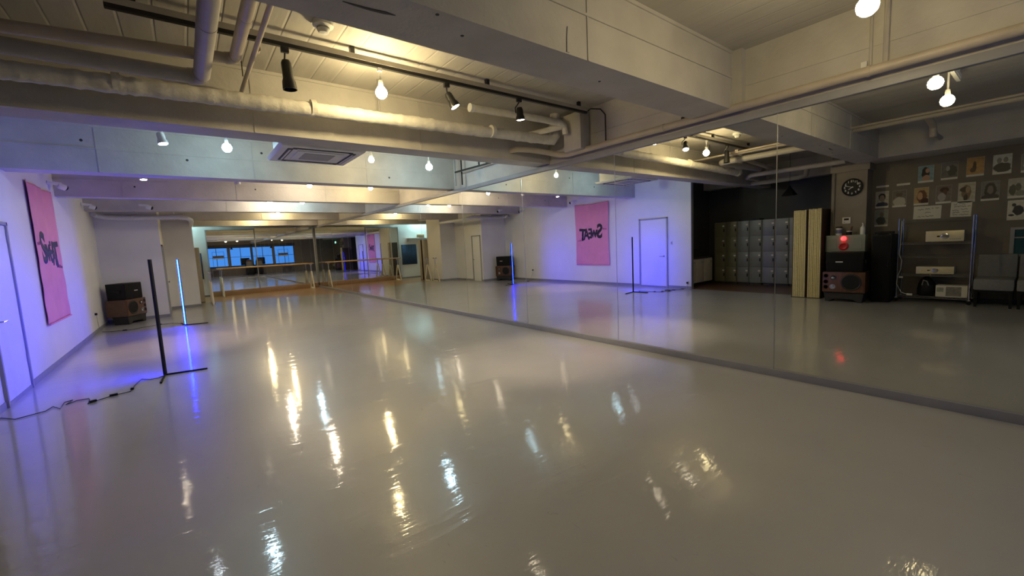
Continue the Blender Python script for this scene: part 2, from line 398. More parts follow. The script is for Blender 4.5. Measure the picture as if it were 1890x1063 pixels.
t = thing('corner_mirror', 'wide mirror panel on wooden plinth meeting the long mirror wall in the corner', 'mirror', (3.5, 20.5, 0))
child('mirror_glass', box(2.435, 4.70, 20.49, 20.52, .2, 2.73), m_mirror, t)
child('plinth', box(2.432, 4.70, 20.38, 20.64, 0, .2), m_plinth, t, bevel=.004)
child('corner_post', box(4.68, 4.722, 20.44, 20.49, .2, 2.73), m_gplas, t)

# ------------------------------------------------------------------ doors and windows
def lever(par, x, y, z, s):
    h = MB().lathe([(.024, 0), (.024, .008), (.011, .01), (.010, .05)], 14, (x, y, z), (1, 0, 0))
    h.tube([(x + .045, y, z), (x + .05, y + s * .03, z), (x + .05, y + s * .12, z)], .009, 8)
    child('door_handle', h, m_steel, par, smooth=True)
d = bpy.data.objects.new('door_1', None); COL.objects.link(d); d.location = (LX, 7.36, 0); d['kind'] = 'structure'
child('door_leaf', box(LX - .02, LX + .012, 6.92, 7.80, .045, 2.02), m_white, d, bevel=.003)
child('door_frame', MB().box(LX, LX + .03, 6.875, 6.915, 0, 2.065).box(LX, LX + .03, 7.805, 7.845, 0, 2.065).box(LX, LX + .03, 6.875, 7.845, 2.025, 2.065), m_gplas, d, bevel=.003)
child('threshold', box(LX, LX + .02, 6.915, 7.805, 0, .045), m_base, d)
for z in (.38, 1.88): child('hinge', MB().tube([(LX + .022, 7.80, z - .06), (LX + .022, 7.80, z + .06)], .011, 8), m_gplas, d, smooth=True)
lever(d, LX + .012, 7.0, .93, 1)
d = bpy.data.objects.new('door_2', None); COL.objects.link(d); d.location = (-.45, 15.1, 0); d['kind'] = 'structure'
child('door_leaf', box(-.46, -.44, 14.86, 15.42, .01, 1.9), m_cream, d, bevel=.003)
child('door_frame', MB().box(-.45, -.42, 14.80, 14.85, 0, 1.95).box(-.45, -.42, 15.43, 15.48, 0, 1.95).box(-.45, -.42, 14.80, 15.48, 1.91, 1.95), m_gplas, d)
child('door_knob', MB().lathe([(.012, 0), (.012, .03), (.026, .04), (.026, .06), (0, .07)], 12, (-.44, 15.34, .92), (1, 0, 0)), m_steel, d, smooth=True)
# window with a blue curtain in the far wall
d = bpy.data.objects.new('window_1', None); COL.objects.link(d); d.location = (.15, YF, .72); d['kind'] = 'structure'
child('window_frame', MB().box(-.27, .56, YF + .02, YF + .1, .72, .76).box(-.27, .56, YF + .02, YF + .1, 1.71, 1.75).box(-.27, -.23, YF + .02, YF + .1, .76, 1.71).box(.52, .56, YF + .02, YF + .1, .76, 1.71), m_frame, d)
child('window_pane', box(-.23, .52, YF + .08, YF + .09, .76, 1.71), m_pane, d)
c = MB(); N = 60; vs = []
for k in range(N + 1):
    x = -.25 + .79 * k / N; y = YF - .02 + .018 * math.sin(k * 1.05) + .008 * math.sin(k * .37)
    vs += [(x, y, .73), (x, y, 1.74)]
c.add(vs, [(2 * k, 2 * k + 2, 2 * k + 3, 2 * k + 1) for k in range(N)])
tag(c.build('window_curtain', m_curtain, smooth=True), 'blue pleated curtain drawn over the small window by the far mirrors', 'curtain').modifiers.new('s', 'SOLIDIFY').thickness = .003
# dusk windows of the back wall, four panes each
for i, (x0, x1) in enumerate(((1.38, 2.98), (3.12, 4.68))):
    d = bpy.data.objects.new('window_%d' % (i + 2), None); COL.objects.link(d); d.location = ((x0 + x1) / 2, YB, .78); d['kind'] = 'structure'
    xm = (x0 + x1) / 2
    fr = MB().box(x0, x1, YB - .1, YB - .04, .78, .83).box(x0, x1, YB - .1, YB - .04, 2.35, 2.4).box(x0, x0 + .04, YB - .1, YB - .04, .83, 2.35).box(x1 - .04, x1, YB - .1, YB - .04, .83, 2.35)
    child('window_frame', fr, m_frame, d)
    child('mullion', box(xm - .02, xm + .02, YB - .1, YB - .04, .83, 2.35), m_frame, d)
    child('transom', box(x0 + .04, x1 - .04, YB - .095, YB - .05, 1.55, 1.58), m_frame, d)
    for (a, b) in ((x0 + .04, xm - .02), (xm + .02, x1 - .04)):
        for (z0, z1) in ((.83, 1.55), (1.58, 2.35)):
            child('window_pane_offscreen', box(a, b, YB - .085, YB - .078, z0, z1), m_pane, d)
    child('window_sill', box(x0 - .03, x1 + .03, YB - .02, YB + .12, .74, .78), m_frame, d)
child('blind_box', box(1.3, 4.7, YB, YB + .12, 2.4, 2.62), m_dark, d)
# window beside the sofas
d = bpy.data.objects.new('window_4', None); COL.objects.link(d); d.location = (-2.1, .1, .85); d['kind'] = 'structure'
child('window_frame', MB().box(-2.1, -2.07, .41, .46, .85, 1.36).box(-2.1, -2.07, -.5, -.45, .85, 1.36).box(-2.1, -2.07, -.45, .41, 1.32, 1.36).box(-2.1, -2.07, -.45, .41, .85, .89), m_gplas, d)
child('window_pane', box(-2.098, -2.09, -.45, .41, .89, 1.32), m_dusk2, d)
child('window_bar', box(-2.1, -2.075, -.45, .41, 1.17, 1.19), m_gplas, d)

# ------------------------------------------------------------------ lamps on tracks
def track(y, x0, x1, z, label, m=m_blackm, m2=m_pipe2):
    t = thing('lighting_track', label, 'light track', ((x0 + x1) / 2, y, z))
    child('rail', MB().box(x0, x1, y - .018, y + .018, z, z + .03), m, t)
    child('channel', box(x0, x1, y - .022, y + .022, z + .03, z + .075), m2, t)
    n = max(2, int((x1 - x0) / 1.2))
    for k in range(n):
        x = x0 + .15 + (x1 - x0 - .3) * k / (n - 1)
        child('hanger', box(x - .02, x + .02, y - .02, y + .02, z + .075, ZC), m, t)
    return t
track(4.02, -.25, 4.55, 3.225, 'black light track between the two nearest beams, over the insulated pipe')
for i, (y, a, b, nm) in enumerate(((7.0, -.4, 4.2, 'behind the second beam, beside the air conditioner'), (10.1, -.8, 4.2, 'over the pink banner bay'),
                    (13.0, .5, 4.3, 'in front of the closet wall'), (16.1, 1.5, 4.4, 'over the start of the wooden floor'), (19.2, 1.5, 4.5, 'above the ballet barre'))):
    track(y, a, b, 3.22, 'white light track ' + nm, m_wplas, m_wplas)
track(.78, 2.0, 4.3, 3.16, 'white light track over the near bay with two bright bulbs', m_wplas, m_wplas)

def bulb(x, y, z, zr, mt, label, group, rad=.05, body=m_wplas, part='bulb'):
    t = thing('track_bulb', label, 'light bulb', (x, y, z), group=group)
    MB().box(-.018, .018, -.016, .016, zr - z - .03, zr - z).tube([(0, 0, zr - z - .03), (0, 0, .10)], .009, 8).build('adapter', body, t)
    MB().lathe([(.018, .115), (.021, .10), (.024, .06), (.026, .045)], 14).build('socket', body, t, smooth=True)
    MB().lathe([(0, -rad), (rad * .5, -rad * .87), (rad * .87, -rad * .5), (rad, 0), (rad * .9, rad * .4), (rad * .62, rad * .8), (.024, .055)], 16).build(part, mt, t, smooth=True)
    return t
def spot(x, y, zr, length, tilt, az, body, lit, label, group=None, watts=0, col=(1, .8, .55), flat=False):
    """can spotlight hanging from a rail at zr; tilt from straight down (rad) towards azimuth az"""
    t = thing('track_spotlight', label, 'spotlight', (x, y, zr), group=group)
    MB().box(-.03, .03, -.018, .018, -.045, 0).build('adapter', body, t, bevel=.003)
    d = Vector((math.sin(tilt) * math.cos(az), math.sin(tilt) * math.sin(az), -math.cos(tilt)))
    c0 = Vector((0, 0, -.10)); c1 = c0 + d * length
    side = Vector((-math.sin(az), math.cos(az), 0)) * .055
    MB().tube([(0, 0, -.045), (side * .4 + Vector((0, 0, -.07))), side + Vector((0, 0, -.10)), side + c0 + d * .06 - Vector((0, 0, -.10)) * 0], .007, 8).build('arm', body, t, smooth=True)
    L = length
    MB().lathe([(0, 0), (.030, .006), (.040, .03), (.042, L * .62), (.052, L * .74), (.056, L), (.050, L), (.040, L * .8)], 22, c0, d).build('can', body, t, smooth=True)
    if lit is not None:
        MB().lathe([(0, 0), (.048, 0), (.046, .008), (.02, .014), (0, .016)], 18, c0 + d * (L - .012), d).build('lens', lit, t, smooth=True)
    else:
        MB().lathe([(0, 0), (.047, 0), (.047, .003), (0, .004)], 18, c0 + d * (L - .03), d).build('reflector', m_alu, t, smooth=True)
    if watts:
        ld = bpy.data.lights.new('beam', 'SPOT'); ld.energy = watts; ld.color = col; ld.spot_size = math.radians(58); ld.spot_blend = .8; ld.shadow_soft_size = .045
        lo = bpy.data.objects.new('beam', ld); COL.objects.link(lo); lo.parent = t
        lo.location = c1 + d * .03; lo.rotation_euler = d.to_track_quat('-Z', 'Y').to_euler()
    return t
ZT = 3.225
spot(.84, 4.02, ZT, .24, .05, 0, m_blackm, None, 'large black can spotlight hanging unlit next to the pipes')
bulb(1.65, 4.02, 3.0, ZT, m_warm, 'glowing warm bare bulb between black spotlights on the black track', None, .055)
spot(2.37, 4.02, ZT, .17, .5, -.6, m_blackm, m_lens, 'small black can spotlight tilted away on the black track', None, 12)
spot(3.34, 4.00, ZT, .15, .12, .4, m_blackm, m_lens, 'short black spotlight shining straight down at the end of the black track', None, SPOT)
G7 = 'lamps on the track by the air conditioner'
spot(-.08, 7.0, 3.22, .15, .25, -.8, m_wplas, m_coollens, 'white can spotlight by the left end of the track near the air conditioner', G7, 14, (.75, .88, 1))
bulb(.62, 7.0, 3.0, 3.22, m_cool, 'dazzling cool white bulb hanging left of the ceiling air conditioner', G7, .06)
bulb(2.61, 7.0, 3.0, 3.22, m_warm, 'warm bulb hanging just past the ceiling air conditioner', G7, .045)
bulb(3.66, 7.0, 2.96, 3.22, m_cool, 'dazzling cool white bulb hanging close to the long mirror wall', G7, .06)
G10 = 'lamps on the track in the banner bay'
spot(-.43, 10.1, 3.22, .15, .15, -1.2, m_wplas, m_lens, 'white spotlight pointing down in front of the pink banner', G10, SPOT, (1, .72, .5))
spot(1.0, 10.1, 3.22, .15, .3, 1.4, m_wplas, m_lens, 'white spotlight second from the banner end of its track', G10, 16, (1, .72, .5))
bulb(2.34, 10.1, 3.0, 3.22, m_neutral, 'warm bulb in the middle of the banner bay track', G10, .05)
bulb(3.69, 10.1, 3.0, 3.22, m_warm, 'warm bulb at the mirror end of the banner bay track', G10, .05)
G13 = 'lamps on the track before the closet wall'
bulb(1.98, 13.0, 2.96, 3.22, m_neutral, 'warm white bulb beside the cool bulb before the closet wall', G13, .055)
bulb(2.78, 13.0, 2.96, 3.22, m_cool, 'cool white bulb in the middle of the track before the closet wall', G13, .055)
spot(3.85, 13.0, 3.22, .15, .4, .9, m_wplas, m_lens, 'white spotlight at the mirror end of the track before the closet wall', G13, 10)
G16 = 'lamps over the start of the wooden floor'
bulb(2.65, 16.1, 2.94, 3.22, m_warm, 'warm bulb over the edge of the wooden floor', G16, .05)
spot(3.75, 16.1, 3.22, .15, .1, 0, m_wplas, m_lens, 'white spotlight over the edge of the wooden floor', G16, 8)
G19 = 'lamps above the ballet barre'
bulb(2.39, 19.2, 3.0, 3.22, m_warm, 'warm bulb above the framed mirror end of the ballet barre', G19, .055)
spot(3.2, 19.2, 3.22, .15, .3, 1.4, m_wplas, m_lens, 'white spotlight above the middle of the ballet barre', G19, 8, (1, .75, .4))
spot(4.25, 19.2, 3.22, .15, .3, 1.8, m_wplas, m_lens, 'white spotlight above the corner end of the ballet barre', G19, 8, (1, .75, .4))
GN = 'bulbs on the near white track'
bulb(3.5, .78, 2.86, 3.16, m_weak, 'bright warm bulb on the near white track, closer to the mirror wall', GN, .06)
bulb(2.74, .78, 2.82, 3.16, m_weak, 'bright warm bulb on the near white track, closer to the pipes', GN, .06, part='bulb_offscreen')
# cool tube over the far left alcove
t = thing('tube_light', 'cool white tube light on the ceiling by the blue curtain window', 'tube light', (-.3, 20.2, 3.28))
child('housing', box(-.9, .3, 20.16, 20.24, 3.31, ZC), m_wplas, t)
child('tube', MB().tube([(-.85, 20.2, 3.285), (.25, 20.2, 3.285)], .014, 10), emit('cool_tube_glow', (.55, .95, 1), 110), t, smooth=True)

# ------------------------------------------------------------------ ceiling equipment
t = thing('ceiling_air_conditioner', 'white square cassette air conditioner hanging behind the second beam', 'air conditioner', (1.49, 5.92, 2.75))
AX, AY = 1.49, 5.92
child('chassis', box(AX - .42, AX + .42, AY - .42, AY + .42, 2.79, 3.08), m_gplas, t)
p = MB().lathe([(.0, 0)], 4) if False else MB()
h = .5; q = .47
p.add([(AX - q, AY - q, 2.75), (AX + q, AY - q, 2.75), (AX + q, AY + q, 2.75), (AX - q, AY + q, 2.75), (AX - h, AY - h, 2.79), (AX + h, AY - h, 2.79), (AX + h, AY + h, 2.79), (AX - h, AY + h, 2.79)],
      [(3, 2, 1, 0), (4, 5, 6, 7), (0, 1, 5, 4), (1, 2, 6, 5), (2, 3, 7, 6), (3, 0, 4, 7)])
child('panel', p, m_wplas, t, bevel=.006)
gp = child('intake_grille', box(AX - .27, AX + .27, AY - .27, AY + .27, 2.742, 2.75), m_wplas, t, bevel=.003)
child('filter', box(AX - .18, AX + .18, AY - .18, AY + .18, 2.738, 2.742), m_gplas, gp)
for (sx, sy) in ((1, 0), (-1, 0), (0, 1), (0, -1)):
    l = .345; a = .365; b2 = .03
    if sx: q = (AX + sx * a - b2, AX + sx * a + b2, AY - l, AY + l, 2.744, 2.7505)
    else: q = (AX - l, AX + l, AY + sy * a - b2, AY + sy * a + b2, 2.744, 2.7505)
    child('air_slot', box(*q), m_lockd, t)
    if sx: q = (AX + sx * a - .008, AX + sx * a + .012, AY - l + .05, AY + l - .05, 2.74, 2.744)
    else: q = (AX - l + .05, AX + l - .05, AY + sy * a - .008, AY + sy * a + .012, 2.74, 2.744)
    child('louver', box(*q), m_wplas, t)
for sx in (-1, 1):
    for sy in (-1, 1): child('hanging_rod', MB().tube([(AX + sx * .38, AY + sy * .38, 3.08), (AX + sx * .38, AY + sy * .38, ZC)], .006, 6), m_alu, t)
t = thing('smoke_detector', 'round white smoke detector on the ceiling near the black track', 'smoke detector', (1.08, 3.72, ZC))
MB().lathe([(.075, 0), (.08, -.01), (.078, -.035), (.055, -.045)], 24).build('base', m_wplas, t, smooth=True)
MB().lathe([(.045, -.045), (.05, -.06), (.036, -.085), (.0, -.09)], 20).build('sensor', m_wplas, t, smooth=True)
MB().lathe([(.0455, -.047), (.051, -.05), (.051, -.056), (.047, -.057)], 20).build('vent_ring', m_gplas, t, smooth=True)

def lumpy(pts, r0, amp, step=.05):
    P = [Vector(p) for p in pts]; out = []; rs = []
    for a, b in zip(P[:-1], P[1:]):
        n = max(2, int((b - a).length / step))
        for k in range(n): out.append(a.lerp(b, k / n)); rs.append(r0 + random.uniform(-amp, amp))
    out.append(P[-1]); rs.append(r0); return out, rs
# white insulated pipe along the second beam
t = thing('insulated_pipe', 'wrinkled white insulated pipe running along the second beam', 'pipe', (1.8, 4.62, 2.95))
pts, rs = lumpy([(-.95, 4.62, 2.90), (4.4, 4.64, 3.0)], .069, .006, .035)
child('pipe', MB().tube(pts, rs, 14), m_pipe, t, smooth=True, ang=80)
for x in (-.3, 1.15, 3.35): child('collar', MB().tube([(x, 4.62, 2.912 + .0185 * (x + .95)), (x + .05, 4.62, 2.913 + .0185 * (x + .95))], .079, 14), m_pipe, t, smooth=True)
child('elbow', MB().tube([(-.93, 4.62, 2.9), (-1.0, 4.62, 2.9), (-1.06, 4.63, 2.92), (-1.08, 4.64, 3.0), (-1.08, 4.64, ZC)], .078, 12), m_pipe, t, smooth=True)
child('riser', MB().tube([(4.36, 4.64, 3.0), (4.46, 4.62, 3.0), (4.5, 4.6, 3.06), (4.5, 4.58, ZC)], [.07, .08, .08, .075], 12), m_pipe, t, smooth=True)
for x in (1.86, 3.9): child('hanger_rod', MB().tube([(x, 4.62, 3.02), (x, 4.62, ZC)], .006, 6), m_alu, t)
# two branches near the mirror wall
t = thing('branch_pipe', 'white capped branch pipe below the ceiling beside the riser at the mirror wall', 'pipe', (3.6, 4.3, 3.1))
child('pipe', MB().tube([(2.95, 4.42, 3.17), (4.0, 4.36, 3.17), (4.35, 4.34, 3.16), (4.44, 4.34, 3.12), (4.46, 4.34, 3.02)], .045, 12), m_pipe, t, smooth=True)
child('end_cap', MB().tube([(2.91, 4.42, 3.17), (2.96, 4.42, 3.17)], .052, 12), m_wplas, t, smooth=True)
child('arm_pipe', MB().tube([(4.40, 4.36, 3.12), (4.2, 4.62, 3.08), (4.1, 4.78, 3.06)], .04, 10), m_pipe, t, smooth=True)
child('riser_duct', box(4.53, 4.72, 4.12, 4.45, 2.79, 3.3), m_pipe2, t, bevel=.01)
# grey pipes overhead, running away from the near bay and turning to the left
def elbow_pipe(name, label, x, z, rad, y0, y1, x1, m, z1=None):
    t = thing(name, label, 'pipe', (x, (y0 + y1) / 2, z))
    rb = rad * 1.6
    path = [(x, y0, z)] + [(x, y0 + (y1 - rb - y0) * k / 6, z) for k in range(1, 7)] + arc((x - rb, y1 - rb, z), 0, PI / 2, rb, 6, (1, 0, 0), (0, 1, 0)) + [(x1, y1, z1 or z)]
    child('pipe', MB().tube(path, rad, 16), m, t, smooth=True)
    child('elbow_sleeve', MB().tube(arc((x - rb, y1 - rb, z), .05, PI / 2 - .05, rb, 6, (1, 0, 0), (0, 1, 0)), rad * 1.1, 16), m, t, smooth=True)
    for y in (2.62, 3.4): child('band', MB().tube([(x, y, z), (x, y + .03, z)], rad * 1.04, 16), m, t, smooth=True)
    return t
elbow_pipe('overhead_pipe', 'thick grey overhead pipe with an elbow turning along the second beam', .27, 3.0, .058, 2.5, 4.42, -1.66, m_pipe2)
elbow_pipe('overhead_pipe', 'medium beige overhead pipe with an elbow, between thick and thin pipes', .49, 3.10, .042, -1.9, 4.16, -1.66, m_pipe3, 2.98)
t = thing('overhead_pipe', 'thin beige overhead pipe running straight into the second beam', 'pipe', (.61, 2, 3.12))
child('pipe', MB().tube([(.63, -.1, 3.12), (.61, 2.2, 3.12), (.60, 4.98, 3.08)], .019, 10), m_pipe3, t, smooth=True)
child('drop', MB().tube([(.63, -.1, 3.12), (.63, -.13, 3.11), (.63, -.14, 3.08), (.63, -.14, 2.9)], .019, 10), m_pipe3, t, smooth=True)
for y in (1.0, 3.9): child('coupling', MB().tube([(.62, y, 3.12), (.62, y + .06, 3.12)], .025, 10), m_pipe3, t, smooth=True)
child('hanger_rod', MB().tube([(.58, 4.5, 3.1), (.58, 4.5, ZC)], .005, 6), m_blackm, t)
t = thing('overhead_pipe', 'beige stub pipe hanging down beside the near girder', 'pipe', (.1, 1.3, 2.95))
child('pipe', MB().tube([(.45, 1.25, 3.1), (.0, 1.25, 3.05), (-.08, 1.25, 3.02), (-.1, 1.25, 2.95), (-.1, 1.25, 2.86)], .045, 12), m_pipe3, t, smooth=True)
child('branch', MB().tube([(-.1, 1.25, 2.98), (-.7, 1.3, 2.98), (-1.19, 1.3, 2.98)], .04, 12), m_pipe2, t, smooth=True)
# pipes over the locker alcove
t = thing('overhead_pipe', 'grey pipe running above the locker alcove opening', 'pipe', (-1.4, 4, 2.8))
child('pipe', MB().tube([(-1.45, 2.7, 2.86), (-1.45, 4.4, 2.86), (-1.5, 4.55, 2.86), (-1.9, 4.8, 2.86), (-3.4, 4.85, 2.86)], .05, 12), m_pipe2, t, smooth=True)
child('hook_pipe', MB().tube([(-2.6, 5.0, 2.78), (-2.6, 3.9, 2.78), (-2.6, 3.75, 2.82), (-2.6, 3.72, 2.95)], .06, 12), m_pipe2, t, smooth=True)
# pipe over the mirror wall
t = thing('wall_pipe', 'long beige pipe running just above the long mirror wall', 'pipe', (4.65, 1.5, 2.78))
child('pipe', MB().tube([(4.65, -1.95, 2.785), (4.65, 4.5, 2.785), (4.6, 4.62, 2.80), (4.32, 4.78, 2.86), (4.15, 4.82, 2.87), (3.98, 4.87, 2.87), (3.95, 4.98, 2.87)], .04, 14), m_pipe3, t, smooth=True)
for y in (-.9, 1.0, 2.9): child('pipe_clip', MB().tube([(4.65, y, 2.785), (4.65, y + .025, 2.785)], .046, 14).box(4.65, 4.74, y, y + .025, 2.78, 2.79), m_pipe3, t)
t = thing('wall_conduit', 'dark conduits and bracket running up the girder above the mirror', 'conduit', (4.73, 1.0, 2.83))
child('conduit', MB().tube([(4.725, 1.02, 2.83), (4.725, 1.02, ZC)], .012, 8), m_pipe2, t, smooth=True)
child('conduit', MB().tube([(4.72, .92, 2.83), (4.72, .92, ZC)], .02, 8), m_pipe2, t, smooth=True)
child('bracket', box(4.3, 4.735, .74, .82, 3.28, 3.34), m_blackm, t)
child('junction_box', box(4.71, 4.742, 1.04, 1.08, 2.84, 2.89), m_wplas, t)
t = thing('wall_conduit', 'thin cable looping from the black track end down the girder', 'conduit', (4.7, 3.95, 2.83))
child('conduit', MB().tube([(4.55, 4.02, 3.25), (4.62, 4.0, 3.3), (4.70, 3.9, 3.28), (4.735, 3.85, 3.2), (4.735, 3.85, 2.83)], .008, 8), m_blackm, t, smooth=True)
child('socket', box(4.72, 4.742, 2.70, 2.73, 2.83, 2.87), m_black, t)
# bracket shelf of pipes by the mirror in the air conditioner bay
t = thing('pipe_bracket', 'dark steel pipe frame above the mirror behind the second beam', 'bracket', (4.5, 7.2, 2.76))
child('post', MB().tube([(4.55, 7.6, 2.75), (4.55, 7.6, ZC)], .02, 8), m_gplas, t, smooth=True)
child('post', MB().tube([(4.62, 7.45, 2.75), (4.62, 7.45, ZC)], .015, 8), m_blackm, t, smooth=True)
child('beam', MB().bar((4.5, 7.5, 3.0), (4.6, 6.4, 3.0), .03, .03), m_blackm, t)
child('hanger', MB().bar((4.58, 6.5, 3.0), (4.58, 6.5, ZC), .02, .02).bar((4.58, 6.75, 3.0), (4.58, 6.75, ZC), .02, .02), m_blackm, t)
# drain pipe on the closet wall
t = thing('drain_pipe', 'white drain pipe running along the top of the closet wall', 'pipe', (-.7, 14.55, 2.72))
child('pipe', MB().tube([(-1.62, 14.3, 2.72), (-1.6, 14.45, 2.71), (-1.45, 14.55, 2.67), (-1.2, 14.58, 2.65), (.0, 14.58, 2.67), (.18, 14.62, 2.65), (.26, 14.75, 2.61), (.28, 15.2, 2.6), (.28, 16.9, 2.6)], .06, 14), m_wplas, t, smooth=True)
for x in (-.95, -.1): child('pipe_strap', MB().tube([(x, 14.58, 2.665), (x + .03, 14.58, 2.665)], .066, 14).box(x, x + .03, 14.58, 14.6, 2.74, 2.86), m_wplas, t)
child('grey_cable', MB().tube([(-1.5, 14.56, 2.735), (.1, 14.56, 2.745)], .008, 6), m_gplas, t)
def cctv(x, y, z, dx, dy, label):
    t = thing('security_camera', label, 'security camera', (x, y, z), group='security cameras')
    d = Vector((dx, dy, 0)).normalized(); n = Vector((-d.y, d.x, 0))
    MB().bar((0, 0, .02), d * .18 + Vector((0, 0, .0)), .05, .05).build('arm', m_wplas, t, bevel=.004)
    MB().lathe([(0, 0), (.045, .002), (.05, .02), (.05, .10), (.042, .115), (0, .12)], 18, d * .13 + Vector((0, 0, -.02)), (d.x, d.y, -.35)).build('housing', m_wplas, t, smooth=True)
    MB().lathe([(.046, 0), (.044, .02), (.025, .035), (0, .04)], 18, d * .13 + Vector((0, 0, -.02)) + Vector((d.x, d.y, -.35)).normalized() * .1, (d.x, d.y, -.35)).build('lens', m_black, t, smooth=True)
cctv(LX, 10.42, 2.90, .6, .35, 'white security camera on the wall above the pink banner')
cctv(LX, 13.3, 2.84, .6, .25, 'white security camera in the corner above the speaker stack')
cctv(-.72, 13.55, 2.86, 1, -.12, 'white security camera on the beam before the closet wall')
# wall plates
def plate(x, y, z, w_, h_, label, plug=False):
    t = thing('wall_socket', label, 'socket', (x, y, z))
    MB().box(0, .008, -w_ / 2, w_ / 2, -h_ / 2, h_ / 2).build('plate', m_wplas, t, bevel=.002)
    if plug:
        MB().box(.008, .05, -.022, .022, -.028, .02).build('plug', m_black, t, bevel=.003)
        MB().tube([(.03, 0, -.02), (.035, .01, -.15), (.03, .12, -.32), (.03, .3, -.39)], .005, 6).build('cord', m_gplas, t, smooth=True)
    else: MB().box(.008, .014, -w_ / 4, w_ / 4, -h_ / 3.2, h_ / 3.2).build('rocker', m_gplas, t)
plate(LX, 12.92, .42, .07, .12, 'white socket with a black plug between banner and speaker stack', True)
plate(LX, 6.76, 1.31, .07, .12, 'small switch plate beside the door in the white wall')
plate(LX, 6.27, .18, .07, .12, 'low socket with black plug at the free end of the white wall', True)

# ------------------------------------------------------------------ led corner lamps
def led_lamp(x, y, face, arms, label, cord):
    t = thing('led_floor_lamp', label, 'floor lamp', (x, y, 0))
    H = 1.535
    d = Vector((math.cos(face), math.sin(face), 0)); n = Vector((-d.y, d.x, 0))
    sec = [n * -.017 + d * -.015, n * .017 + d * -.015, n * .017 + d * .013, n * .014 + d * .013, n * .014 + d * .006, n * -.014 + d * .006, n * -.014 + d * .013, n * -.017 + d * .013]
    MB().prism([(q.x, q.y) for q in sec], 'Z', .012, H).build('pole', m_black, t)
    for a in arms: MB().bar((0, 0, .011), (a[0], a[1], .011), .022, .018).build('foot', m_black, t)
    vs = []; K = 5
    for z in (.03, H - .01):
        for k in range(K):
            a = (-40 + 80 * k / (K - 1)) * PI / 180; vs.append(d * (.0065 + .013 * (math.cos(a) - .766)) + n * (.0205 * math.sin(a)) + Vector((0, 0, z)))
    fs = [(k, k + 1, K + k + 1, K + k) for k in range(K - 1)]
    MB().add(vs, fs).build('light_strip', m_led, t, smooth=True)
    c = MB().tube([(px - x, py - y, .008) for (px, py) in cord[0]], .0045, 6).build('power_cord', m_black, t, smooth=True)
    for (px, py, dx, dy, l) in cord[1]:
        MB().bar((px - x - dx * l, py - y - dy * l, .014), (px - x + dx * l, py - y + dy * l, .014), .03, .022).build('controller', m_black, c, bevel=.003)
    return t
led_lamp(-.35, 7.14, math.radians(150), ((.45, -.08), (-.03, -.45)), 'black LED corner lamp turned to the wall, its cord trailing to the door',
         ([(-.35, 7.13), (-.42, 7.02), (-.5, 7.02), (-.585, 7.13), (-.63, 6.84), (-.65, 6.55), (-.79, 6.51), (-.91, 6.42), (-.98, 6.34), (-.985, 6.5), (-1.0, 6.58), (-1.10, 6.6), (-1.17, 6.5), (-1.14, 6.66), (-1.2, 6.62), (-1.19, 6.36), (-1.27, 6.52), (-1.30, 6.38), (-1.49, 6.28), (-1.62, 6.45), (-1.655, 6.33)],
          [(-.79, 6.51, 1, .15, .035), (-.945, 6.40, .8, .5, .03), (-.64, 6.65, .1, 1, .02)]))
led_lamp(-.12, 12.3, math.radians(-116), ((.42, -.1), (-.08, .42)), 'glowing blue LED corner lamp standing before the closet wall',
         ([(-.12, 12.32), (-.15, 12.6), (-.36, 12.96), (-.66, 13.03), (-.8, 12.9), (-.93, 12.85), (-1.05, 12.72), (-1.16, 12.67), (-1.3, 12.76), (-1.45, 12.8), (-1.6, 12.95)],
          [(-1.2, 12.69, .9, -.3, .04), (-.6, 13.01, 1, 0, .025)]))

# ------------------------------------------------------------------ banner
t = thing('wall_banner', 'pink fabric banner with black graffiti lettering hanging on the white wall', 'banner', (LX, 9.75, .66))
NY, NZ = 50, 70; vs = []
def bx(y, z):
    v = (z - .66) / 2.1
    fold = .012 * math.sin((y - 9.0) * 9 + v * 3.2) * (.3 + v) + .010 * math.sin((y - 9.0) * 17 - v * 5) * v + .014 * math.exp(-((y - 9.35 - .35 * v) * 6) ** 2) + .006 * math.sin(v * 30) * (1 - v)
    return LX + .022 + fold * .7
for i in range(NZ + 1):
    for j in range(NY + 1):
        y = 9.0 + 1.48 * j / NY; z = .66 + 2.1 * i / NZ
        y2 = y + .02 * math.sin(z * 3) * (y - 9.74) ; z2 = z - .03 * math.sin(PI * j / NY) * (i / NZ)
        vs.append((bx(y, z), y2, z2))
g = MB().add(vs, [(i * (NY + 1) + j, i * (NY + 1) + j + 1, (i + 1) * (NY + 1) + j + 1, (i + 1) * (NY + 1) + j) for i in range(NZ) for j in range(NY)])
cl = child('cloth', g, m_pink, t, smooth=True, ang=180); cl.modifiers.new('s', 'SOLIDIFY').thickness = .003
child('bottom_hem', box(LX + .025, LX + .045, 9.0, 10.48, .645, .668), m_pink, t, bevel=.004)
def letter(ch, y, z, size, rot, par, sx=1.0, off=.035, m=m_ink, shear=0.0):
    cu = bpy.data.curves.new('letter', 'FONT'); cu.body = ch; cu.size = size; cu.offset = off * size; cu.extrude = .001; cu.align_x = 'CENTER'; cu.shear = shear
    cu.resolution_u = 3
    o = bpy.data.objects.new('tmp', cu); COL.objects.link(o)
    me = bpy.data.meshes.new_from_object(o); bpy.data.objects.remove(o)
    me.name = 'letter'; me.materials.append(m)
    org = par.matrix_basis.translation
    R = Matrix(((0, 0, 1), (1, 0, 0), (0, 1, 0))).to_4x4()
    MM = R @ Matrix.Rotation(rot, 4, 'Z') @ Matrix.Diagonal((sx, 1, 1, 1))
    for v in me.vertices:
        p = MM @ v.co
        wy, wz = p.y + y, p.z + z
        v.co = Vector((bx(wy, wz) + .006 + p.x, wy, wz)) - org
    ob = bpy.data.objects.new('letter', me); COL.objects.link(ob); ob.parent = par
    return ob
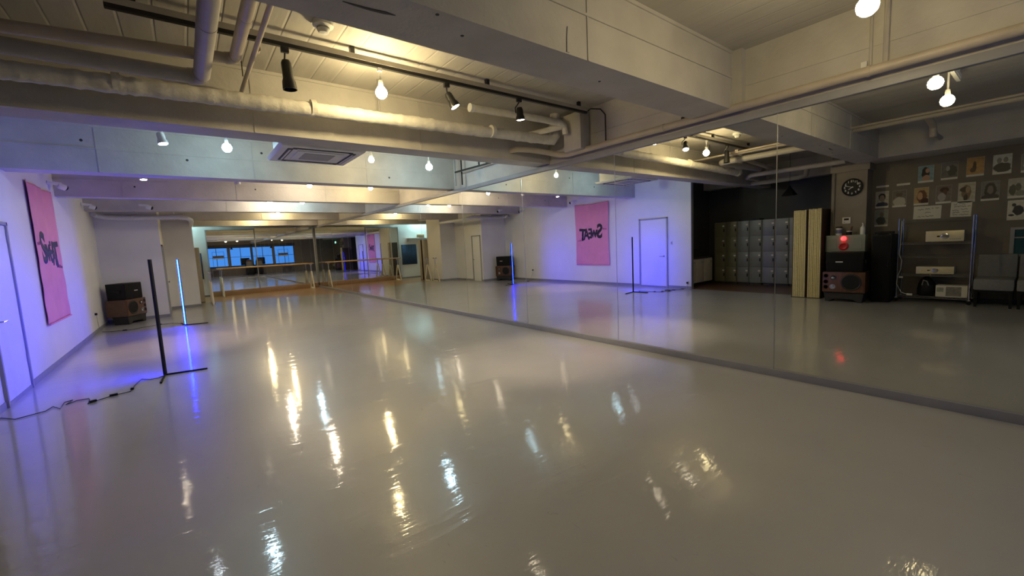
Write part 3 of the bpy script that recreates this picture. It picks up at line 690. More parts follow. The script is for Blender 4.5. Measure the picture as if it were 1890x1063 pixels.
for ch, y, z, s, rt, sx in (('S', 9.40, 1.58, .64, .05, .8), ('w', 9.625, 1.61, .50, .0, .78), ('E', 9.80, 1.58, .46, .0, .8), ('A', 9.98, 1.54, .52, -.03, .74), ('T', 10.17, 1.51, .56, .09, .9)):
    letter(ch, y, z, s, rt, t, sx)
for (y0, z0) in ((9.12, 1.86), (10.2, 1.50)):
    for k in range(5):
        yy = y0 + .045 * k
        child('small_mark', MB().cbox((bx(yy, z0) + .006, yy, z0 + random.uniform(-.01, .01)), (.002, random.uniform(.018, .03), random.uniform(.03, .06))), m_faint, t)

# ------------------------------------------------------------------ speaker stacks (front towards +X in local space)
def speaker_stack(loc, rz, where):
    st = thing('speaker_stand', 'low dark trapezoid stand under the speakers ' + where, 'stand', loc, rz)
    MB().prism([(-.24, 0), (-.30, .0), (-.33, .2), (.33, .2), (.30, 0), (.24, 0), (.16, .06), (-.16, .06)], 'X', -.12, .20).build('body', m_cone, st)
    MB().box(-.14, .22, -.33, .33, .185, .2).build('top_board', m_black, st, bevel=.003)
    ws = thing('wooden_speaker', 'wide reddish wooden loudspeaker lying on its side ' + where, 'speaker', (loc[0], loc[1], loc[2] + .2), rz)
    MB().box(-.22, .22, -.35, .35, 0, .41).build('cabinet', m_walnut, ws, bevel=.006)
    MB().box(.22, .226, -.335, .335, .015, .395).build('baffle', m_walnut, ws, bevel=.002)
    w1 = MB().lathe([(.165, 0), (.165, .012), (.15, .016), (.14, .008), (.05, -.03), (.045, -.02), (0, -.012)], 28, (.226, -.13, .205), (1, 0, 0)).build('woofer', m_cone, ws, smooth=True)
    MB().lathe([(.168, 0), (.17, .006), (.15, .008)], 28, (.227, -.13, .205), (1, 0, 0)).build('trim_ring', m_black, w1, smooth=True)
    MB().lathe([(.05, 0), (.05, .01), (.035, .004), (0, -.01)], 18, (.226, .16, .29), (1, 0, 0)).build('midrange', m_cone, ws, smooth=True)
    MB().lathe([(.028, 0), (.028, .008), (.014, .02), (0, .026)], 16, (.226, .17, .29), (1, 0, 0)).build('tweeter_dome', m_steel, ws, smooth=True)
    MB().lathe([(.05, 0), (.05, .012), (.03, .012), (.03, .006), (0, .01)], 18, (.226, .17, .11), (1, 0, 0)).build('dial', m_steel, ws, smooth=True)
    for z in (.10, .21, .33): MB().lathe([(.04, 0), (.04, .006), (.03, .006), (.025, -.02), (0, -.02)], 16, (.226, .29, z), (1, 0, 0)).build('port', m_black, ws, smooth=True)
    bs = thing('black_speaker', 'black loudspeaker cabinet with a small silver badge lying on top ' + where, 'speaker', (loc[0], loc[1], loc[2] + .61), rz)
    MB().prism([(-.30, 0), (.30, 0), (.31, .40), (-.31, .40)], 'X', -.2, .19).build('cabinet', m_black, bs, bevel=.006)
    MB().box(.19, .20, -.295, .295, .015, .385).build('grille', m_grille, bs, bevel=.003)
    MB().box(.20, .204, .02, .14, .195, .215).build('badge', m_white2, bs)
    MB().box(-.12, .12, .27, .33, .16, .24).build('side_handle', m_black, bs, bevel=.01)
    MB().box(-.1, .1, -.33, -.27, .16, .24).build('side_handle', m_black, bs, bevel=.01)
    return st
speaker_stack((-1.22, 2.56, 0), 0, 'by the clock pillar')
speaker_stack((-1.25, 14.24, 0), math.radians(-28), 'in the white corner')

# ------------------------------------------------------------------ clock pillar
PX = LX
t = thing('wall_clock', 'round black wall clock with white numerals on the taupe pillar', 'clock', (PX, 2.62, 2.33))
MB().lathe([(.17, 0), (.178, .012), (.178, .03), (.163, .036), (.158, .026), (0, .026)], 40, (0, 0, 0), (1, 0, 0)).build('case', m_black, t, smooth=True)
R = Matrix(((0, 0, 1), (1, 0, 0), (0, 1, 0))).to_4x4()
for k in range(1, 13):
    a = PI / 2 - 2 * PI * k / 12
    cu = bpy.data.curves.new('numeral', 'FONT'); cu.body = str(k); cu.size = .058; cu.offset = .0015; cu.extrude = .0005; cu.align_x = 'CENTER'; cu.align_y = 'CENTER'; cu.resolution_u = 3
    o = bpy.data.objects.new('tmp', cu); COL.objects.link(o); me = bpy.data.meshes.new_from_object(o); bpy.data.objects.remove(o)
    me.transform(Matrix.Translation((.028, .125 * math.cos(a), .125 * math.sin(a))) @ R); me.materials.append(m_white2); me.name = 'numeral'
    ob = bpy.data.objects.new('numeral', me); COL.objects.link(ob); ob.parent = t
for (h_, l, wd) in ((12 / 60, .125, .009), (4.2 / 12, .075, .012)):
    a = PI / 2 - 2 * PI * h_
    MB().bar((.031, -.02 * math.cos(a), -.02 * math.sin(a)), (.031, l * math.cos(a), l * math.sin(a)), .003, wd).build('hand', m_white2, t)
MB().lathe([(.01, 0), (.01, .008), (0, .009)], 12, (.03, 0, 0), (1, 0, 0)).build('pivot', m_white2, t)
t = thing('thermostat', 'small white thermostat with a dark display on the taupe pillar', 'thermostat', (PX, 2.70, 1.65))
MB().box(0, .02, -.07, .07, -.065, .065).build('body', m_wplas, t, bevel=.004)
MB().box(.02, .022, -.042, .042, .005, .045).build('display', m_black, t)
MB().box(.02, .024, .025, .045, -.045, -.025).build('button', m_gplas, t)
tag(MB().tube([(PX + .02, 2.93, 1.36), (PX + .02, 2.93, 2.66)], .02, 8).build('pillar_conduit', m_pillar, smooth=True), 'taupe painted conduit running up the edge of the clock pillar', 'conduit')
t = thing('fire_alarm_box', 'grey green fire alarm box with red lamp on the taupe pillar', 'alarm box', (PX, 2.67, 1.0))
MB().box(0, .2, -.335, .335, 0, .345).build('case', m_firebox, t, bevel=.008)
for y in (-.21, .21):
    sg = MB().box(.2, .203, y - .07, y + .07, .07, .27).build('speaker_grille', m_firebox, t)
    for k in range(7): MB().box(.203, .205, y - .06, y + .06, .085 + .025 * k, .095 + .025 * k).build('slot', m_firebox, sg)
MB().lathe([(.05, 0), (.05, .01), (.046, .03), (.03, .05), (0, .058)], 20, (.2, .02, .275), (1, 0, 0)).build('indicator_lamp_offscreen', m_redglow, t, smooth=True)
MB().lathe([(.085, 0), (.085, .012), (.06, .02), (.05, .014), (0, .014)], 24, (.2, .02, .115), (1, 0, 0)).build('call_button', m_red, t, smooth=True)
t = thing('white_tub', 'white tub with blue label and dark lid on the alarm box', 'tub', (-1.57, 2.80, 1.345))
MB().lathe([(.05, 0), (.055, .01), (.055, .15), (.05, .155)], 18).build('body', m_wplas, t, smooth=True)
MB().lathe([(.058, .155), (.058, .18), (0, .182)], 18).build('lid', m_black, t, smooth=True)
MB().lathe([(.0555, .04), (.056, .045), (.056, .11), (.0555, .115)], 18).build('label_band', mat('blue_label', (.12, .15, .3), .5), t, smooth=True)
t = thing('black_jar', 'small black jar with white lid beside the white tub', 'jar', (-1.55, 2.62, 1.345))
MB().lathe([(.045, 0), (.048, .01), (.048, .06), (.04, .065)], 16).build('body', m_black, t, smooth=True)
MB().lathe([(.046, .065), (.046, .085), (0, .087)], 16).build('lid', m_wplas, t, smooth=True)
MB().bar((0, -.03, .087), (0, -.045, .18), .02, .03).build('brush', m_walnut, t, bevel=.003)
t = thing('pump_bottle', 'white hand sanitiser pump bottle at the end of the alarm box', 'bottle', (-1.57, 2.40, 1.345))
MB().lathe([(.04, 0), (.043, .01), (.043, .13), (.03, .16), (.016, .17), (.016, .185)], 18).build('body', m_wplas, t, smooth=True)
MB().tube([(0, 0, .185), (0, 0, .225)], .012, 10).bar((-.02, 0, .23), (.045, 0, .228), .018, .014).build('pump', m_wplas, t)

# tall black cabinet
t = thing('black_cabinet', 'tall black cabinet between the speakers and the wire rack', 'cabinet', (-1.6, 2.05, 0))
MB().box(-.3, .28, -.145, .145, .03, 1.33).build('body', m_black, t, bevel=.006)
MB().box(.28, .292, -.135, .135, .06, 1.30).build('door', m_grille, t, bevel=.003)
MB().tube([(.292, -.11, .7), (.31, -.11, .72), (.31, -.11, .82), (.292, -.11, .84)], .006, 6).build('handle', m_blackm, t)
MB().box(-.28, .26, -.135, .135, 0, .03).build('plinth', m_black, t)
t = thing('set_top_box', 'flat black device lying on the tall black cabinet', 'device', (-1.55, 2.05, 1.33))
MB().box(-.12, .12, -.13, .13, .008, .06).build('body', m_black, t, bevel=.005)
for sx in (-.1, .1):
    for sy in (-.1, .1): MB().lathe([(.012, 0), (.012, .009)], 8, (sx, sy, 0)).build('foot', m_gplas, t)

# ------------------------------------------------------------------ wire rack and what stands on it
RX0, RX1, RY0, RY1 = -2.02, -1.62, .87, 1.855
t = thing('wire_rack', 'chrome wire shelving rack on castors below the photo wall', 'shelf', (-1.82, 1.38, 0))
for x in (RX0, RX1):
    for y in (RY0, RY1):
        child('post', MB().tube([(x, y, .09), (x, y, 1.62)], .0135, 10), m_steel, t, smooth=True)
        k = child('castor', MB().tube([(x - .011, y, .035), (x + .011, y, .035)], .035, 14), m_black, t, smooth=True)
        child('castor_fork', MB().box(x - .018, x + .018, y - .02, y + .02, .07, .09), m_alu, k)
SH = (.12, .54, .89, 1.145, 1.575)
for z in SH:
    s = MB()
    for x in (RX0, RX1):
        s.tube([(x, RY0, z), (x, RY1, z)], .0045, 6).tube([(x, RY0, z - .03), (x, RY1, z - .03)], .0045, 6)
        K = 16
        s.tube([(x, RY0 + (RY1 - RY0) * k / K, z - .03 * (k % 2)) for k in range(K + 1)], .003, 5)
    for y in (RY0, RY1): s.tube([(RX0, y, z), (RX1, y, z)], .0045, 6).tube([(RX0, y, z - .03), (RX1, y, z - .03)], .0045, 6)
    for k in range(1, 30): yy = RY0 + (RY1 - RY0) * k / 30; s.tube([(RX0, yy, z + .004), (RX1, yy, z + .004)], .0022, 4, False)
    child('wire_shelf', s, m_steel, t)
def amp(y, z, w_, h_, label):
    t = thing('amplifier', label, 'amplifier', (-1.80, y, z + .007))
    MB().box(-.16, .165, -w_ / 2, w_ / 2, .012, h_).build('case', m_gplas, t, bevel=.003)
    MB().box(.165, .175, -w_ / 2 - .004, w_ / 2 + .004, .008, h_ + .002).build('front_panel', m_champ, t, bevel=.002)
    MB().lathe([(.2 * h_ + .018, 0), (.2 * h_ + .016, .016), (.2 * h_, .02), (0, .02)], 24, (.175, -.005, h_ * .52), (1, 0, 0)).build('volume_knob', m_steel, t, smooth=True)
    for y2, rr in ((w_ * .36, .014), (w_ * .27, .009), (-w_ * .42, .008)): MB().lathe([(rr, 0), (rr, .012), (0, .013)], 14, (.175, y2, h_ * .52), (1, 0, 0)).build('small_knob', m_champ, t, smooth=True)
    MB().box(.175, .1765, w_ * .12, w_ * .2, h_ * .45, h_ * .58).build('display', m_black, t)
    for k in range(6): MB().box(.175, .1765, -w_ * .14 - .025 * k - .016, -w_ * .14 - .025 * k, h_ * .2, h_ * .28).build('button', m_gplas, t)
    for sx in (-.13, .14):
        for sy in (-w_ * .4, w_ * .4): MB().lathe([(.018, 0), (.018, .013)], 10, (sx, sy, 0)).build('foot', m_black, t)
amp(1.225, 1.145, .49, .20, 'champagne coloured amplifier with large knob on the upper rack shelf')
amp(1.33, .54, .50, .14, 'slimmer champagne coloured amplifier on the middle rack shelf')
t = thing('carton_box', 'white carton with a grey picture on the lowest rack shelf', 'box', (-1.80, 1.10, .127))
MB().box(-.14, .15, -.205, .205, 0, .21).build('carton', m_paper, t, bevel=.003)
MB().box(.15, .152, -.13, .07, .015, .19).build('picture', mat('grey_picture', (.22, .2, .17), .5, var=.3, scale=20), t)
MB().box(.15, .152, .10, .19, .09, .17).build('logo_patch', mat('grey_green_patch', (.3, .33, .24), .5, var=.3, scale=25), t)
g = MB()
prof = [(.11, 0), (.125, .03), (.13, .12), (.12, .22), (.08, .31), (.03, .36), (0, .37)]
for (rr, z) in prof: pass
g.lathe(prof, 18)
for i, v in enumerate(g.v): g.v[i] = (v[0] * .95 + .01 * math.sin(v[2] * 30 + v[1] * 20), v[1] * 1.05 + .008 * math.sin(v[2] * 25), v[2])
t = thing('black_bag', 'slumped black bag beside the white carton on the lowest shelf', 'bag', (-1.82, 1.45, .127))
g.build('body', m_black, t, smooth=True)
MB().tube([(.11, -.04, .2), (.15, -.02, .28), (.14, .03, .3), (.11, .05, .2)], .01, 8).build('strap', m_gplas, t, smooth=True)
t = thing('white_cable', 'white power cable with a plug hanging down the wire rack', 'cable', (-1.6, 1.82, .127))
MB().tube([(0, -.01, 1.45), (0, 0, 1.02), (.005, .01, .8), (.01, -.03, .68), (.01, -.02, .5), (.01, .02, .38), (.01, .03, .22), (.0, -.04, .06), (-.02, -.12, .02)], .006, 8).build('cord', m_wplas, t, smooth=True)
MB().box(-.035, -.005, -.2, -.12, .0, .04).build('plug', m_wplas, t, bevel=.006)
MB().box(0, .03, -.06, .0, .34, .375).build('inline_switch', m_wplas, t, bevel=.006)

# ------------------------------------------------------------------ sofas under the window
def sofa(y, label):
    t = thing('lounge_seat', label, 'seat', (-1.72, y, 0), group='grey lounge seats')
    MB().box(-.28, .32, -.235, .235, .30, .50).build('seat_cushion', m_sofa, t, bevel=.035)
    MB().box(-.36, -.24, -.235, .235, .42, .90).build('backrest', m_sofa, t, bevel=.03)
    MB().box(-.28, .28, -.22, .22, .26, .30).build('seat_frame', m_black, t)
    for x in (-.26, .26):
        for yy in (-.2, .2): MB().box(x - .018, x + .018, yy - .018, yy + .018, 0, .26).build('leg', m_black, t)
sofa(.58, 'armless grey lounge seat standing next to the wire rack')
sofa(.09, 'armless grey lounge seat under the dim teal window')

# ------------------------------------------------------------------ photo wall
def photo(name, y, z, w_, h_, bg, blobs, label, tilt=0.0, strip=True):
    t = thing(name, label, 'photo print', (-2.1, y, z), group='prints on the photo wall'); t.rotation_euler = (tilt, 0, 0)
    MB().box(0, .003, -w_ / 2, w_ / 2, -h_ / 2, h_ / 2).build('sheet', m_paper, t)
    iw, ih, zo = (w_ - .004, h_ - .038, .017) if strip else (w_ - .012, h_ - .012, 0)
    im = MB().box(.003, .0045, -iw / 2, iw / 2, -ih / 2, ih / 2).build('printed_image', print_mat('print_' + label[:24].replace(' ', '_'), bg, blobs, iw, ih), t); im.location = (0, 0, zo)
    return t
K_ = (.015, .012, .012); SK = (.42, .24, .16); WH = (.62, .6, .56); GR = (.2, .19, .17)
photo('photo_print', 1.58, 2.46, .22, .32, (.20, .33, .38), [(.52, .52, .26, .40, K_), (.40, .66, .13, .17, SK), (.48, .16, .26, .22, SK)], 'print of a dark haired woman in profile on pale blue')
photo('photo_print', 1.26, 2.47, .22, .32, (.13, .125, .12), [(.35, .45, .3, .35, (.05, .05, .05)), (.6, .6, .12, .16, (.3, .3, .3))], 'glossy dark grey print with a pale spot')  # the pale ellipse is glare painted into the print colour
photo('photo_print', .93, 2.49, .22, .34, (.42, .23, .07), [(.55, .45, .11, .30, (.07, .03, .01)), (.66, .25, .14, .14, (.09, .04, .015))], 'amber print with a dark diagonal figure', strip=True)
photo('photo_print', .61, 2.48, .22, .34, (.5, .52, .5), [(.5, .25, .48, .28, (.012, .014, .022)), (.32, .68, .13, .16, GR), (.68, .66, .13, .16, GR)], 'black and white print of two figures in dark coats')
photo('photo_print', .29, 2.45, .21, .31, (.16, .17, .17), [(.5, .5, .3, .35, (.05, .05, .06)), (.5, .3, .4, .2, (.3, .32, .33))], 'dim bluish print at the window end of the top row')
photo('photo_print', 2.22, 2.04, .21, .34, (.42, .40, .34), [(.5, .62, .28, .24, K_), (.5, .52, .20, .22, (.30, .24, .18)), (.5, .08, .46, .2, (.03, .04, .07))], 'portrait print of a short haired person in navy')
photo('photo_print', 1.95, 2.03, .21, .33, (.17, .15, .12), [(.5, .22, .46, .34, (.5, .47, .38)), (.42, .72, .13, .14, (.12, .09, .06)), (.64, .72, .12, .13, (.12, .09, .06))], 'print of figures dressed in cream white')
photo('photo_print', 1.63, 2.04, .21, .34, (.45, .31, .14), [(.45, .42, .34, .42, (.14, .055, .02)), (.58, .46, .18, .24, (.52, .30, .16)), (.2, .12, .3, .2, (.05, .015, .01))], 'warm brown portrait print above the lettered sign')
photo('photo_print', 1.32, 2.04, .21, .34, (.19, .15, .13), [(.45, .72, .30, .16, (.05, .02, .012)), (.42, .55, .14, .18, (.11, .05, .03)), (.62, .28, .26, .26, (.36, .34, .33))], 'print of a figure in a dark hat and white shirt')
photo('photo_print', 1.02, 2.04, .22, .36, (.44, .41, .32), [(.52, .45, .28, .42, (.19, .13, .07)), (.66, .62, .26, .14, (.05, .03, .02)), (.44, .60, .13, .18, (.34, .25, .16)), (.55, .16, .12, .2, (.05, .03, .02))], 'sepia print of long hair above the sketched sign')
photo('photo_print', .73, 2.03, .22, .34, (.15, .15, .16), [(.5, .48, .34, .44, K_), (.5, .5, .17, .24, (.16, .13, .13)), (.5, .08, .5, .18, (.03, .025, .03))], 'gloomy portrait print of a person with a dark hood')
photo('photo_print', .42, 2.04, .21, .34, (.38, .37, .31), [(.75, .35, .2, .32, (.06, .06, .05)), (.45, .5, .18, .2, (.08, .08, .07)), (.3, .15, .3, .16, (.2, .2, .17))], 'pale print with grey silhouettes beside the window')
photo('photo_print', 2.22, 1.66, .21, .34, (.22, .24, .21), [(.52, .25, .36, .3, (.045, .05, .035)), (.46, .66, .14, .18, (.16, .13, .09))], 'greenish portrait print nearest the top of the black cabinet')
photo('photo_print', .41, 1.66, .21, .34, (.55, .53, .46), [(.4, .48, .32, .26, (.02, .02, .035)), (.78, .24, .18, .06, (.03, .03, .05)), (.66, .78, .12, .08, (.03, .03, .04))], 'white print with a dark rounded shape above the window', strip=False)
for y, lab in ((2.22, 'narrow paper strip above the navy portrait'), (1.90, 'narrow paper strip above the cream white print')):
    tag(MB().box(-2.1, -2.097, y - .1, y + .1, 2.29, 2.33).build('paper_strip', m_paper), lab, 'paper strip')
def scribble(par, y0, y1, z, amp_, thick, n):
    pts = []
    for k in range(n + 1):
        pts.append((.0045, y0 + (y1 - y0) * k / n + random.uniform(-.002, .002), z + random.uniform(-amp_, amp_)))
    MB().tube(pts, thick, 4).build('handwriting', m_ink, par)
t = thing('paper_sign', 'white paper sign with three lines of handwriting above the rack', 'sign', (-2.1, 1.535, 1.72)); t.rotation_euler = (.02, 0, 0)
MB().box(0, .003, -.195, .195, -.125, .125).build('sheet', m_paper, t)
for a, b, z in ((-.16, -.11, .075), (-.085, -.065, .07), (-.04, .03, .065), (.05, .14, .055), (-.05, .03, -.005), (-.09, .02, -.075), (.035, .075, -.08), (.09, .13, -.085)): scribble(t, a, b, z, .011, .0035, max(6, int((b - a) * 160)))
t = thing('paper_sign', 'square paper sign with sketches and notes touching the wire rack top', 'sign', (-2.1, 1.08, 1.74)); t.rotation_euler = (.03, 0, 0)
MB().box(0, .003, -.135, .135, -.14, .14).build('sheet', m_paper, t)
for a, b, z in ((.06, .1, .09), (-.05, .03, .10), (-.11, -.04, .12), (-.12, -.08, .055), (-.06, .02, .05), (.02, .09, .05), (-.09, .0, .0), (.03, .11, -.02), (-.1, -.02, -.05), (.02, .11, -.06), (-.1, .02, -.1), (.04, .1, -.1)): scribble(t, a, b, z, .013, .003, max(6, int((b - a) * 150)))
# green exit sign
t = thing('exit_sign', 'small green lit exit sign high on the taupe wall', 'exit sign', (-2.1, -.9, 2.5))
MB().box(0, .06, -.2, .2, -.1, .1).build('case', m_wplas, t, bevel=.005)
for y in (-.1, .1): MB().box(.06, .062, y - .05, y + .05, -.085, .085).build('lit_panel_offscreen', m_exit, t)

# ------------------------------------------------------------------ locker alcove
def locker(y, m, label, group):
    t = thing('locker', label, 'locker', (-3.57, y, 0.004), group=group)
    wd = .325
    MB().box(-.25, .245, -wd / 2, wd / 2, .06, 1.83).build('body', m, t, bevel=.004)
    MB().box(-.23, .20, -wd / 2 + .01, wd / 2 - .01, 0, .06).build('plinth', m_lockd, t)
    for k in range(4):
        z0 = .075 + .438 * k
        dr = MB().box(.246, .264, -wd / 2 + .014, wd / 2 - .014, z0, z0 + .425).build('door', m, t, bevel=.003)
        MB().box(.264, .275, -wd / 2 + .022, -wd / 2 + .05, z0 + .16, z0 + .25).build('lock', m_black, dr, bevel=.002)
        MB().box(.264, .266, -wd / 2 + .03, -wd / 2 + .085, z0 + .31, z0 + .35).build('name_card', m_paper, dr)
        for q in (0, 1): MB().box(.2635, .2655, .0, .10, z0 + .36 + .022 * q, z0 + .368 + .022 * q).build('vent', m, dr)
LO = 'olive lockers'; LG = 'grey lockers'
for k, nm in enumerate(('olive steel locker with four doors beside the sink cabinet', 'olive steel locker with four doors adjoining the grey lockers')): locker(6.16 - .33 * k, m_locko, nm, LO)
for k, nm in enumerate(('grey steel locker with four doors adjoining the olive lockers', 'grey steel locker second from the olive lockers', 'grey steel locker third from the olive lockers', 'grey steel locker fourth from the olive lockers', 'grey steel locker half hidden behind the folded mats')): locker(5.495 - .335 * k, m_lockg, nm, LG)
t = thing('black_tray', 'flat black tray lying on top of the grey lockers', 'tray', (-3.5, 5.35, 1.834))
MB().box(-.15, .15, -.28, .28, 0, .012).build('base', m_black, t)
MB().box(-.15, -.135, -.28, .28, .012, .045).box(.135, .15, -.28, .28, .012, .045).box(-.15, .15, -.28, -.265, .012, .045).box(-.15, .15, .265, .28, .012, .045).build('rim', m_black, t)
t = thing('sink_cabinet', 'cream kitchen sink cabinet with dark worktop in the alcove', 'cabinet', (-2.5, 6.55, .004))
MB().box(-.75, .70, -.18, .2, .1, .80).build('body', m_ivory, t)
MB().box(-.75, .70, -.13, .2, 0, .1).build('plinth', m_lockd, t)
for x in (-.74, -.255, .23):
    dr = MB().box(x + .005, x + .475, -.198, -.18, .12, .78).build('door', m_ivory, t, bevel=.004)
    MB().tube([(x + .06, -.198, .70), (x + .06, -.215, .70), (x + .16, -.215, .70), (x + .16, -.198, .70)], .006, 6).build('handle', m_steel, dr)
MB().box(-.76, .70, -.21, .205, .80, .84).build('worktop', m_dark, t, bevel=.004)
fc = MB().tube([(-.2, .12, .84), (-.2, .12, 1.02), (-.2, .08, 1.06), (-.2, -.02, 1.06), (-.2, -.04, 1.03)], .011, 10).build('faucet', m_steel, t, smooth=True)
MB().tube([(-.16, .12, .86), (-.13, .12, .88)], .008, 8).build('tap_lever', m_steel, fc)
t = thing('soap_cup', 'white cup standing on the dark sink worktop', 'cup', (-2.25, 6.5, .844))
MB().lathe([(.03, 0), (.035, .01), (.04, .1), (.036, .1), (.03, .012), (0, .01)], 16).build('body', m_wplas, t, smooth=True)
t = thing('sponge_box', 'small pale box behind the cup on the worktop', 'box', (-2.45, 6.62, .844))
MB().box(-.06, .06, -.04, .04, 0, .07).build('body', m_gplas, t, bevel=.006)
MB().box(-.05, .05, -.03, .03, .07, .085).build('lid', m_wplas, t, bevel=.004)
def pendant(x, y, z, rad, h_, zt, label, group=None):
    t = thing('pendant_lamp', label, 'pendant lamp', (x, y, z), group=group)
    MB().lathe([(rad, 0), (rad, .006), (.03, h_), (.022, h_ + .04), (0, h_ + .045)], 28).lathe([(rad * .97, .004), (.027, h_ * .97)], 28).build('shade', m_black, t, smooth=True)
    MB().tube([(0, 0, h_ + .04), (0, 0, zt - z)], .004, 6).build('cord', m_black, t)
    MB().lathe([(.0, -.0), (.03, .02), (.02, .08)], 12, (0, 0, .04)).build('bulb', m_wplas, t, smooth=True)
pendant(-2.4, 4.02, 2.35, .17, .2, ZC, 'black conical pendant lamp hanging in the locker alcove')

def folded_mat(x, y, wy, hz, dx, n, m_edge, m_cov, label, group, rz=0):
    t = thing('folded_mat', label, 'gym mat', (x, y, 0), rz, group)
    MB().box(-dx / 2 - .012, dx / 2, -wy / 2 - .012, -wy / 2, 0.02, hz - .01).box(-dx / 2 - .012, dx / 2, wy / 2, wy / 2 + .012, .02, hz - .01).build('cover', m_cov, t)
    for k in range(n):
        yy = -wy / 2 + wy * (k + .5) / n
        MB().box(-dx / 2, dx / 2 + random.uniform(0, .008), yy - wy / n / 2 + .0018, yy + wy / n / 2 - .0018, .012, hz + random.uniform(-.012, .0)).build('mat_panel', m_edge, t, bevel=.004)
    MB().box(-dx / 2, dx / 2, -wy / 2 - .02, wy / 2 + .02, 0, .012).build('base_board', m_black, t)
GM = 'folded cream mats by the pillar'
folded_mat(-1.62, 3.44, .24, 1.93, .62, 7, m_mat, m_brownmat, 'tall bundle of folded cream mats standing nearer the lockers', GM)
folded_mat(-1.62, 3.16, .23, 1.94, .62, 7, m_mat, m_brownmat, 'tall bundle of folded cream mats standing against the clock pillar', GM)
GF = 'folded beige mats by the far window'
folded_mat(.30, 18.36, .20, 1.93, .30, 3, m_beigemat, m_beigemat, 'folded beige mats stood up against the cream closet corner', GF)
folded_mat(.30, 18.72, .20, 1.92, .30, 3, m_beigemat, m_brownmat, 'folded beige mats stood up nearer the blue curtain window', GF)

# ------------------------------------------------------------------ ballet barres
def barre_stand(x, y, rz, label, group):
    t = thing('barre_stand', label, 'barre stand', (x, y, 0), rz, group)
    MB().bar((0, -.34, .03), (0, .34, .03), .05, .06).build('foot_rail', m_ivory, t, bevel=.004)
    for s in (-1, 1): MB().bar((0, s * .30, .05), (0, s * .05, .74), .045, .06).build('leg', m_ivory, t, bevel=.004)
    for s in (-1, 1): MB().lathe([(.022, 0), (.022, .012), (0, .014)], 12, (.024, s * .28, .05), (1, 0, 0)).build('bolt', m_blackm, t)
    MB().box(-.025, .025, -.05, .05, .68, .76).build('yoke', m_ivory, t, bevel=.004)
    MB().tube([(0, 0, .7), (0, 0, 1.04)], .018, 10).build('post', m_alu, t, smooth=True)
    MB().tube([(0, -.13, 1.04), (0, .13, 1.04)], .014, 8).build('cross_arm', m_alu, t, smooth=True)
    for s in (-1, 1): MB().lathe([(.03, 0), (.036, .02), (.036, .03), (.03, .03), (.025, .01), (0, .008)], 14, (0, s * .12, 1.045)).build('cup', m_steel, t, smooth=True)
GB = 'barre stands'
barre_stand(1.10, 20.0, 0, 'white A-frame stand holding the barre by the framed mirror', GB)
barre_stand(4.36, 20.0, 0, 'white A-frame stand holding the barre in the mirror corner', GB)
barre_stand(.62, 16.95, 0, 'spare white A-frame barre stand by the edge of the wooden floor', GB)
barre_stand(.62, 17.72, 0, 'spare white A-frame barre stand next to the folded beige mats', GB)
for s, nm in ((-1, 'round wooden ballet barre on the room side of its stands'), (1, 'round wooden ballet barre on the mirror side of its stands')):
    t = thing('ballet_barre', nm, 'barre', (2.7, 20.0 + s * .12, 1.095), group='ballet barres')
    MB().tube([(-1.72, 0, 0), (1.75, 0, 0)], .022, 12).build('rod', m_barre, t, smooth=True)
    for x in (-1.72, 1.75): MB().lathe([(.024, -.02), (.026, 0), (.024, .02)], 12, (x, 0, 0), (1, 0, 0)).build('end_cap', m_steel, t, smooth=True)
# wall shelf over the far window
t = thing('wall_shelf', 'white bracket shelf with a brown box beside the blue curtain window', 'shelf', (-.35, YF, 2.05))
child('board', box(-.95, .25, YF - .22, YF, 2.05, 2.075), m_wplas, t, bevel=.003)
for x in (-.85, .2): child('bracket', MB().bar((x, YF - .01, 1.9), (x, YF - .2, 2.05), .02, .02).box(x - .01, x + .01, YF - .012, YF, 1.88, 2.05), m_alu, t)
t = thing('brown_carton', 'brown carton standing on the bracket shelf', 'box', (-.5, YF - .11, 2.075))
MB().box(-.17, .17, -.1, .1, 0, .17).build('body', m_plinth, t, bevel=.004)
MB().box(-.17, .17, -.012, .012, .17, .172).build('tape', m_ivory, t)
t = thing('ceiling_duct', 'pale zigzag air duct under the ceiling of the far alcove', 'duct', (-.3, 19.4, 3.0))
child('duct', MB().tube([(-.99, 19.0, 3.05), (-.5, 19.1, 3.05), (-.3, 19.5, 2.95), (.1, 19.8, 2.95), (.1, YF, 2.95)], .07, 12), m_wplas, t, smooth=True)
child('flange', MB().tube([(.1, YF - .03, 2.95), (.1, YF, 2.95)], .09, 12), m_wplas, t, smooth=True)

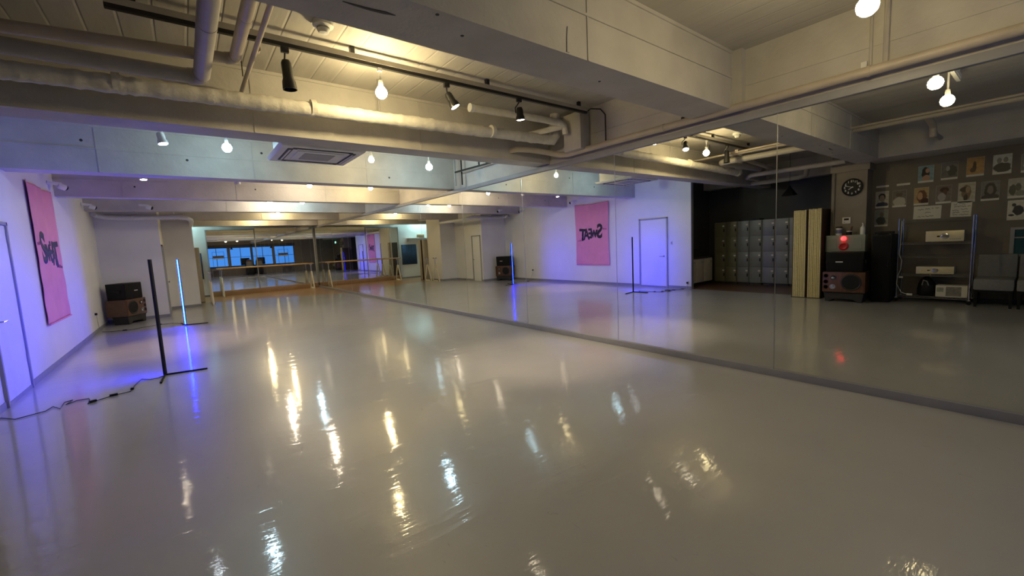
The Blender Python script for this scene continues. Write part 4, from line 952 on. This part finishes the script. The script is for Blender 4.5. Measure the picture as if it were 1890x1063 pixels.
# ------------------------------------------------------------------ behind the camera, seen in the far mirrors
pendant(3.25, -1.6, 2.22, .12, .16, ZC, 'black pendant lamp hanging in front of the dusk windows')
t = thing('window_print', 'framed strip print with white mat hanging before the dusk window', 'picture', (2.3, YB + .05, 1.3))
MB().box(-.38, .38, 0, .015, .28, .44).build('print', mat('sepia_strip', (.14, .10, .08), .5, var=.5, scale=12), t)
MB().box(-.38, .38, 0, .015, .18, .27).build('caption_sheet', m_paper, t)
for x in (-.40, .40): MB().box(x - .01, x + .01, 0, .02, -.5, .75).build('frame_side', m_frame, t)
MB().box(-.41, .41, 0, .02, .75, .77).build('frame_top', m_frame, t)
MB().box(-.41, .41, 0, .02, -.52, -.5).build('frame_bottom', m_frame, t)
t = thing('television', 'black flat television on a stand below the dusk window', 'television', (4.15, YB + .25, 0))
MB().box(-.33, .33, -.02, .02, .85, 1.45).build('screen', m_black, t, bevel=.005)
MB().box(-.03, .03, -.02, .02, .04, .85).build('stand_pole', m_blackm, t)
MB().box(-.28, .28, -.18, .18, 0, .04).build('stand_base', m_blackm, t, bevel=.006)
t = thing('black_cabinet', 'low black cabinet in the corner by the dusk windows', 'cabinet', (4.38, -1.25, 0))
MB().box(-.28, .28, -.3, .3, .03, .62).build('body', m_black, t, bevel=.006)
for s in (-1, 1): MB().box(-.27 if s < 0 else .005, -.005 if s < 0 else .27, .3, .312, .05, .6).build('door', m_black, t, bevel=.003)
MB().box(-.26, .26, -.28, .28, 0, .03).build('plinth', m_black, t)
t = thing('storage_bin', 'rounded grey bin with brown lid on the low black cabinet', 'bin', (4.38, -1.2, .62))
MB().lathe([(.2, 0), (.24, .03), (.25, .45), (.22, .52)], 24).build('body', m_sofa, t, smooth=True)
MB().lathe([(.22, .52), (.21, .58), (.12, .68), (0, .72)], 24).build('lid', m_walnut, t, smooth=True)
t = thing('side_table', 'small low table with steel legs below the dusk windows', 'table', (2.1, -1.55, 0))
MB().box(-.35, .35, -.25, .25, .56, .59).build('tabletop', m_gplas, t, bevel=.004)
for x in (-.32, .32):
    for y in (-.22, .22): MB().tube([(x, y, 0), (x, y, .56)], .014, 8).build('leg', m_alu, t, smooth=True)
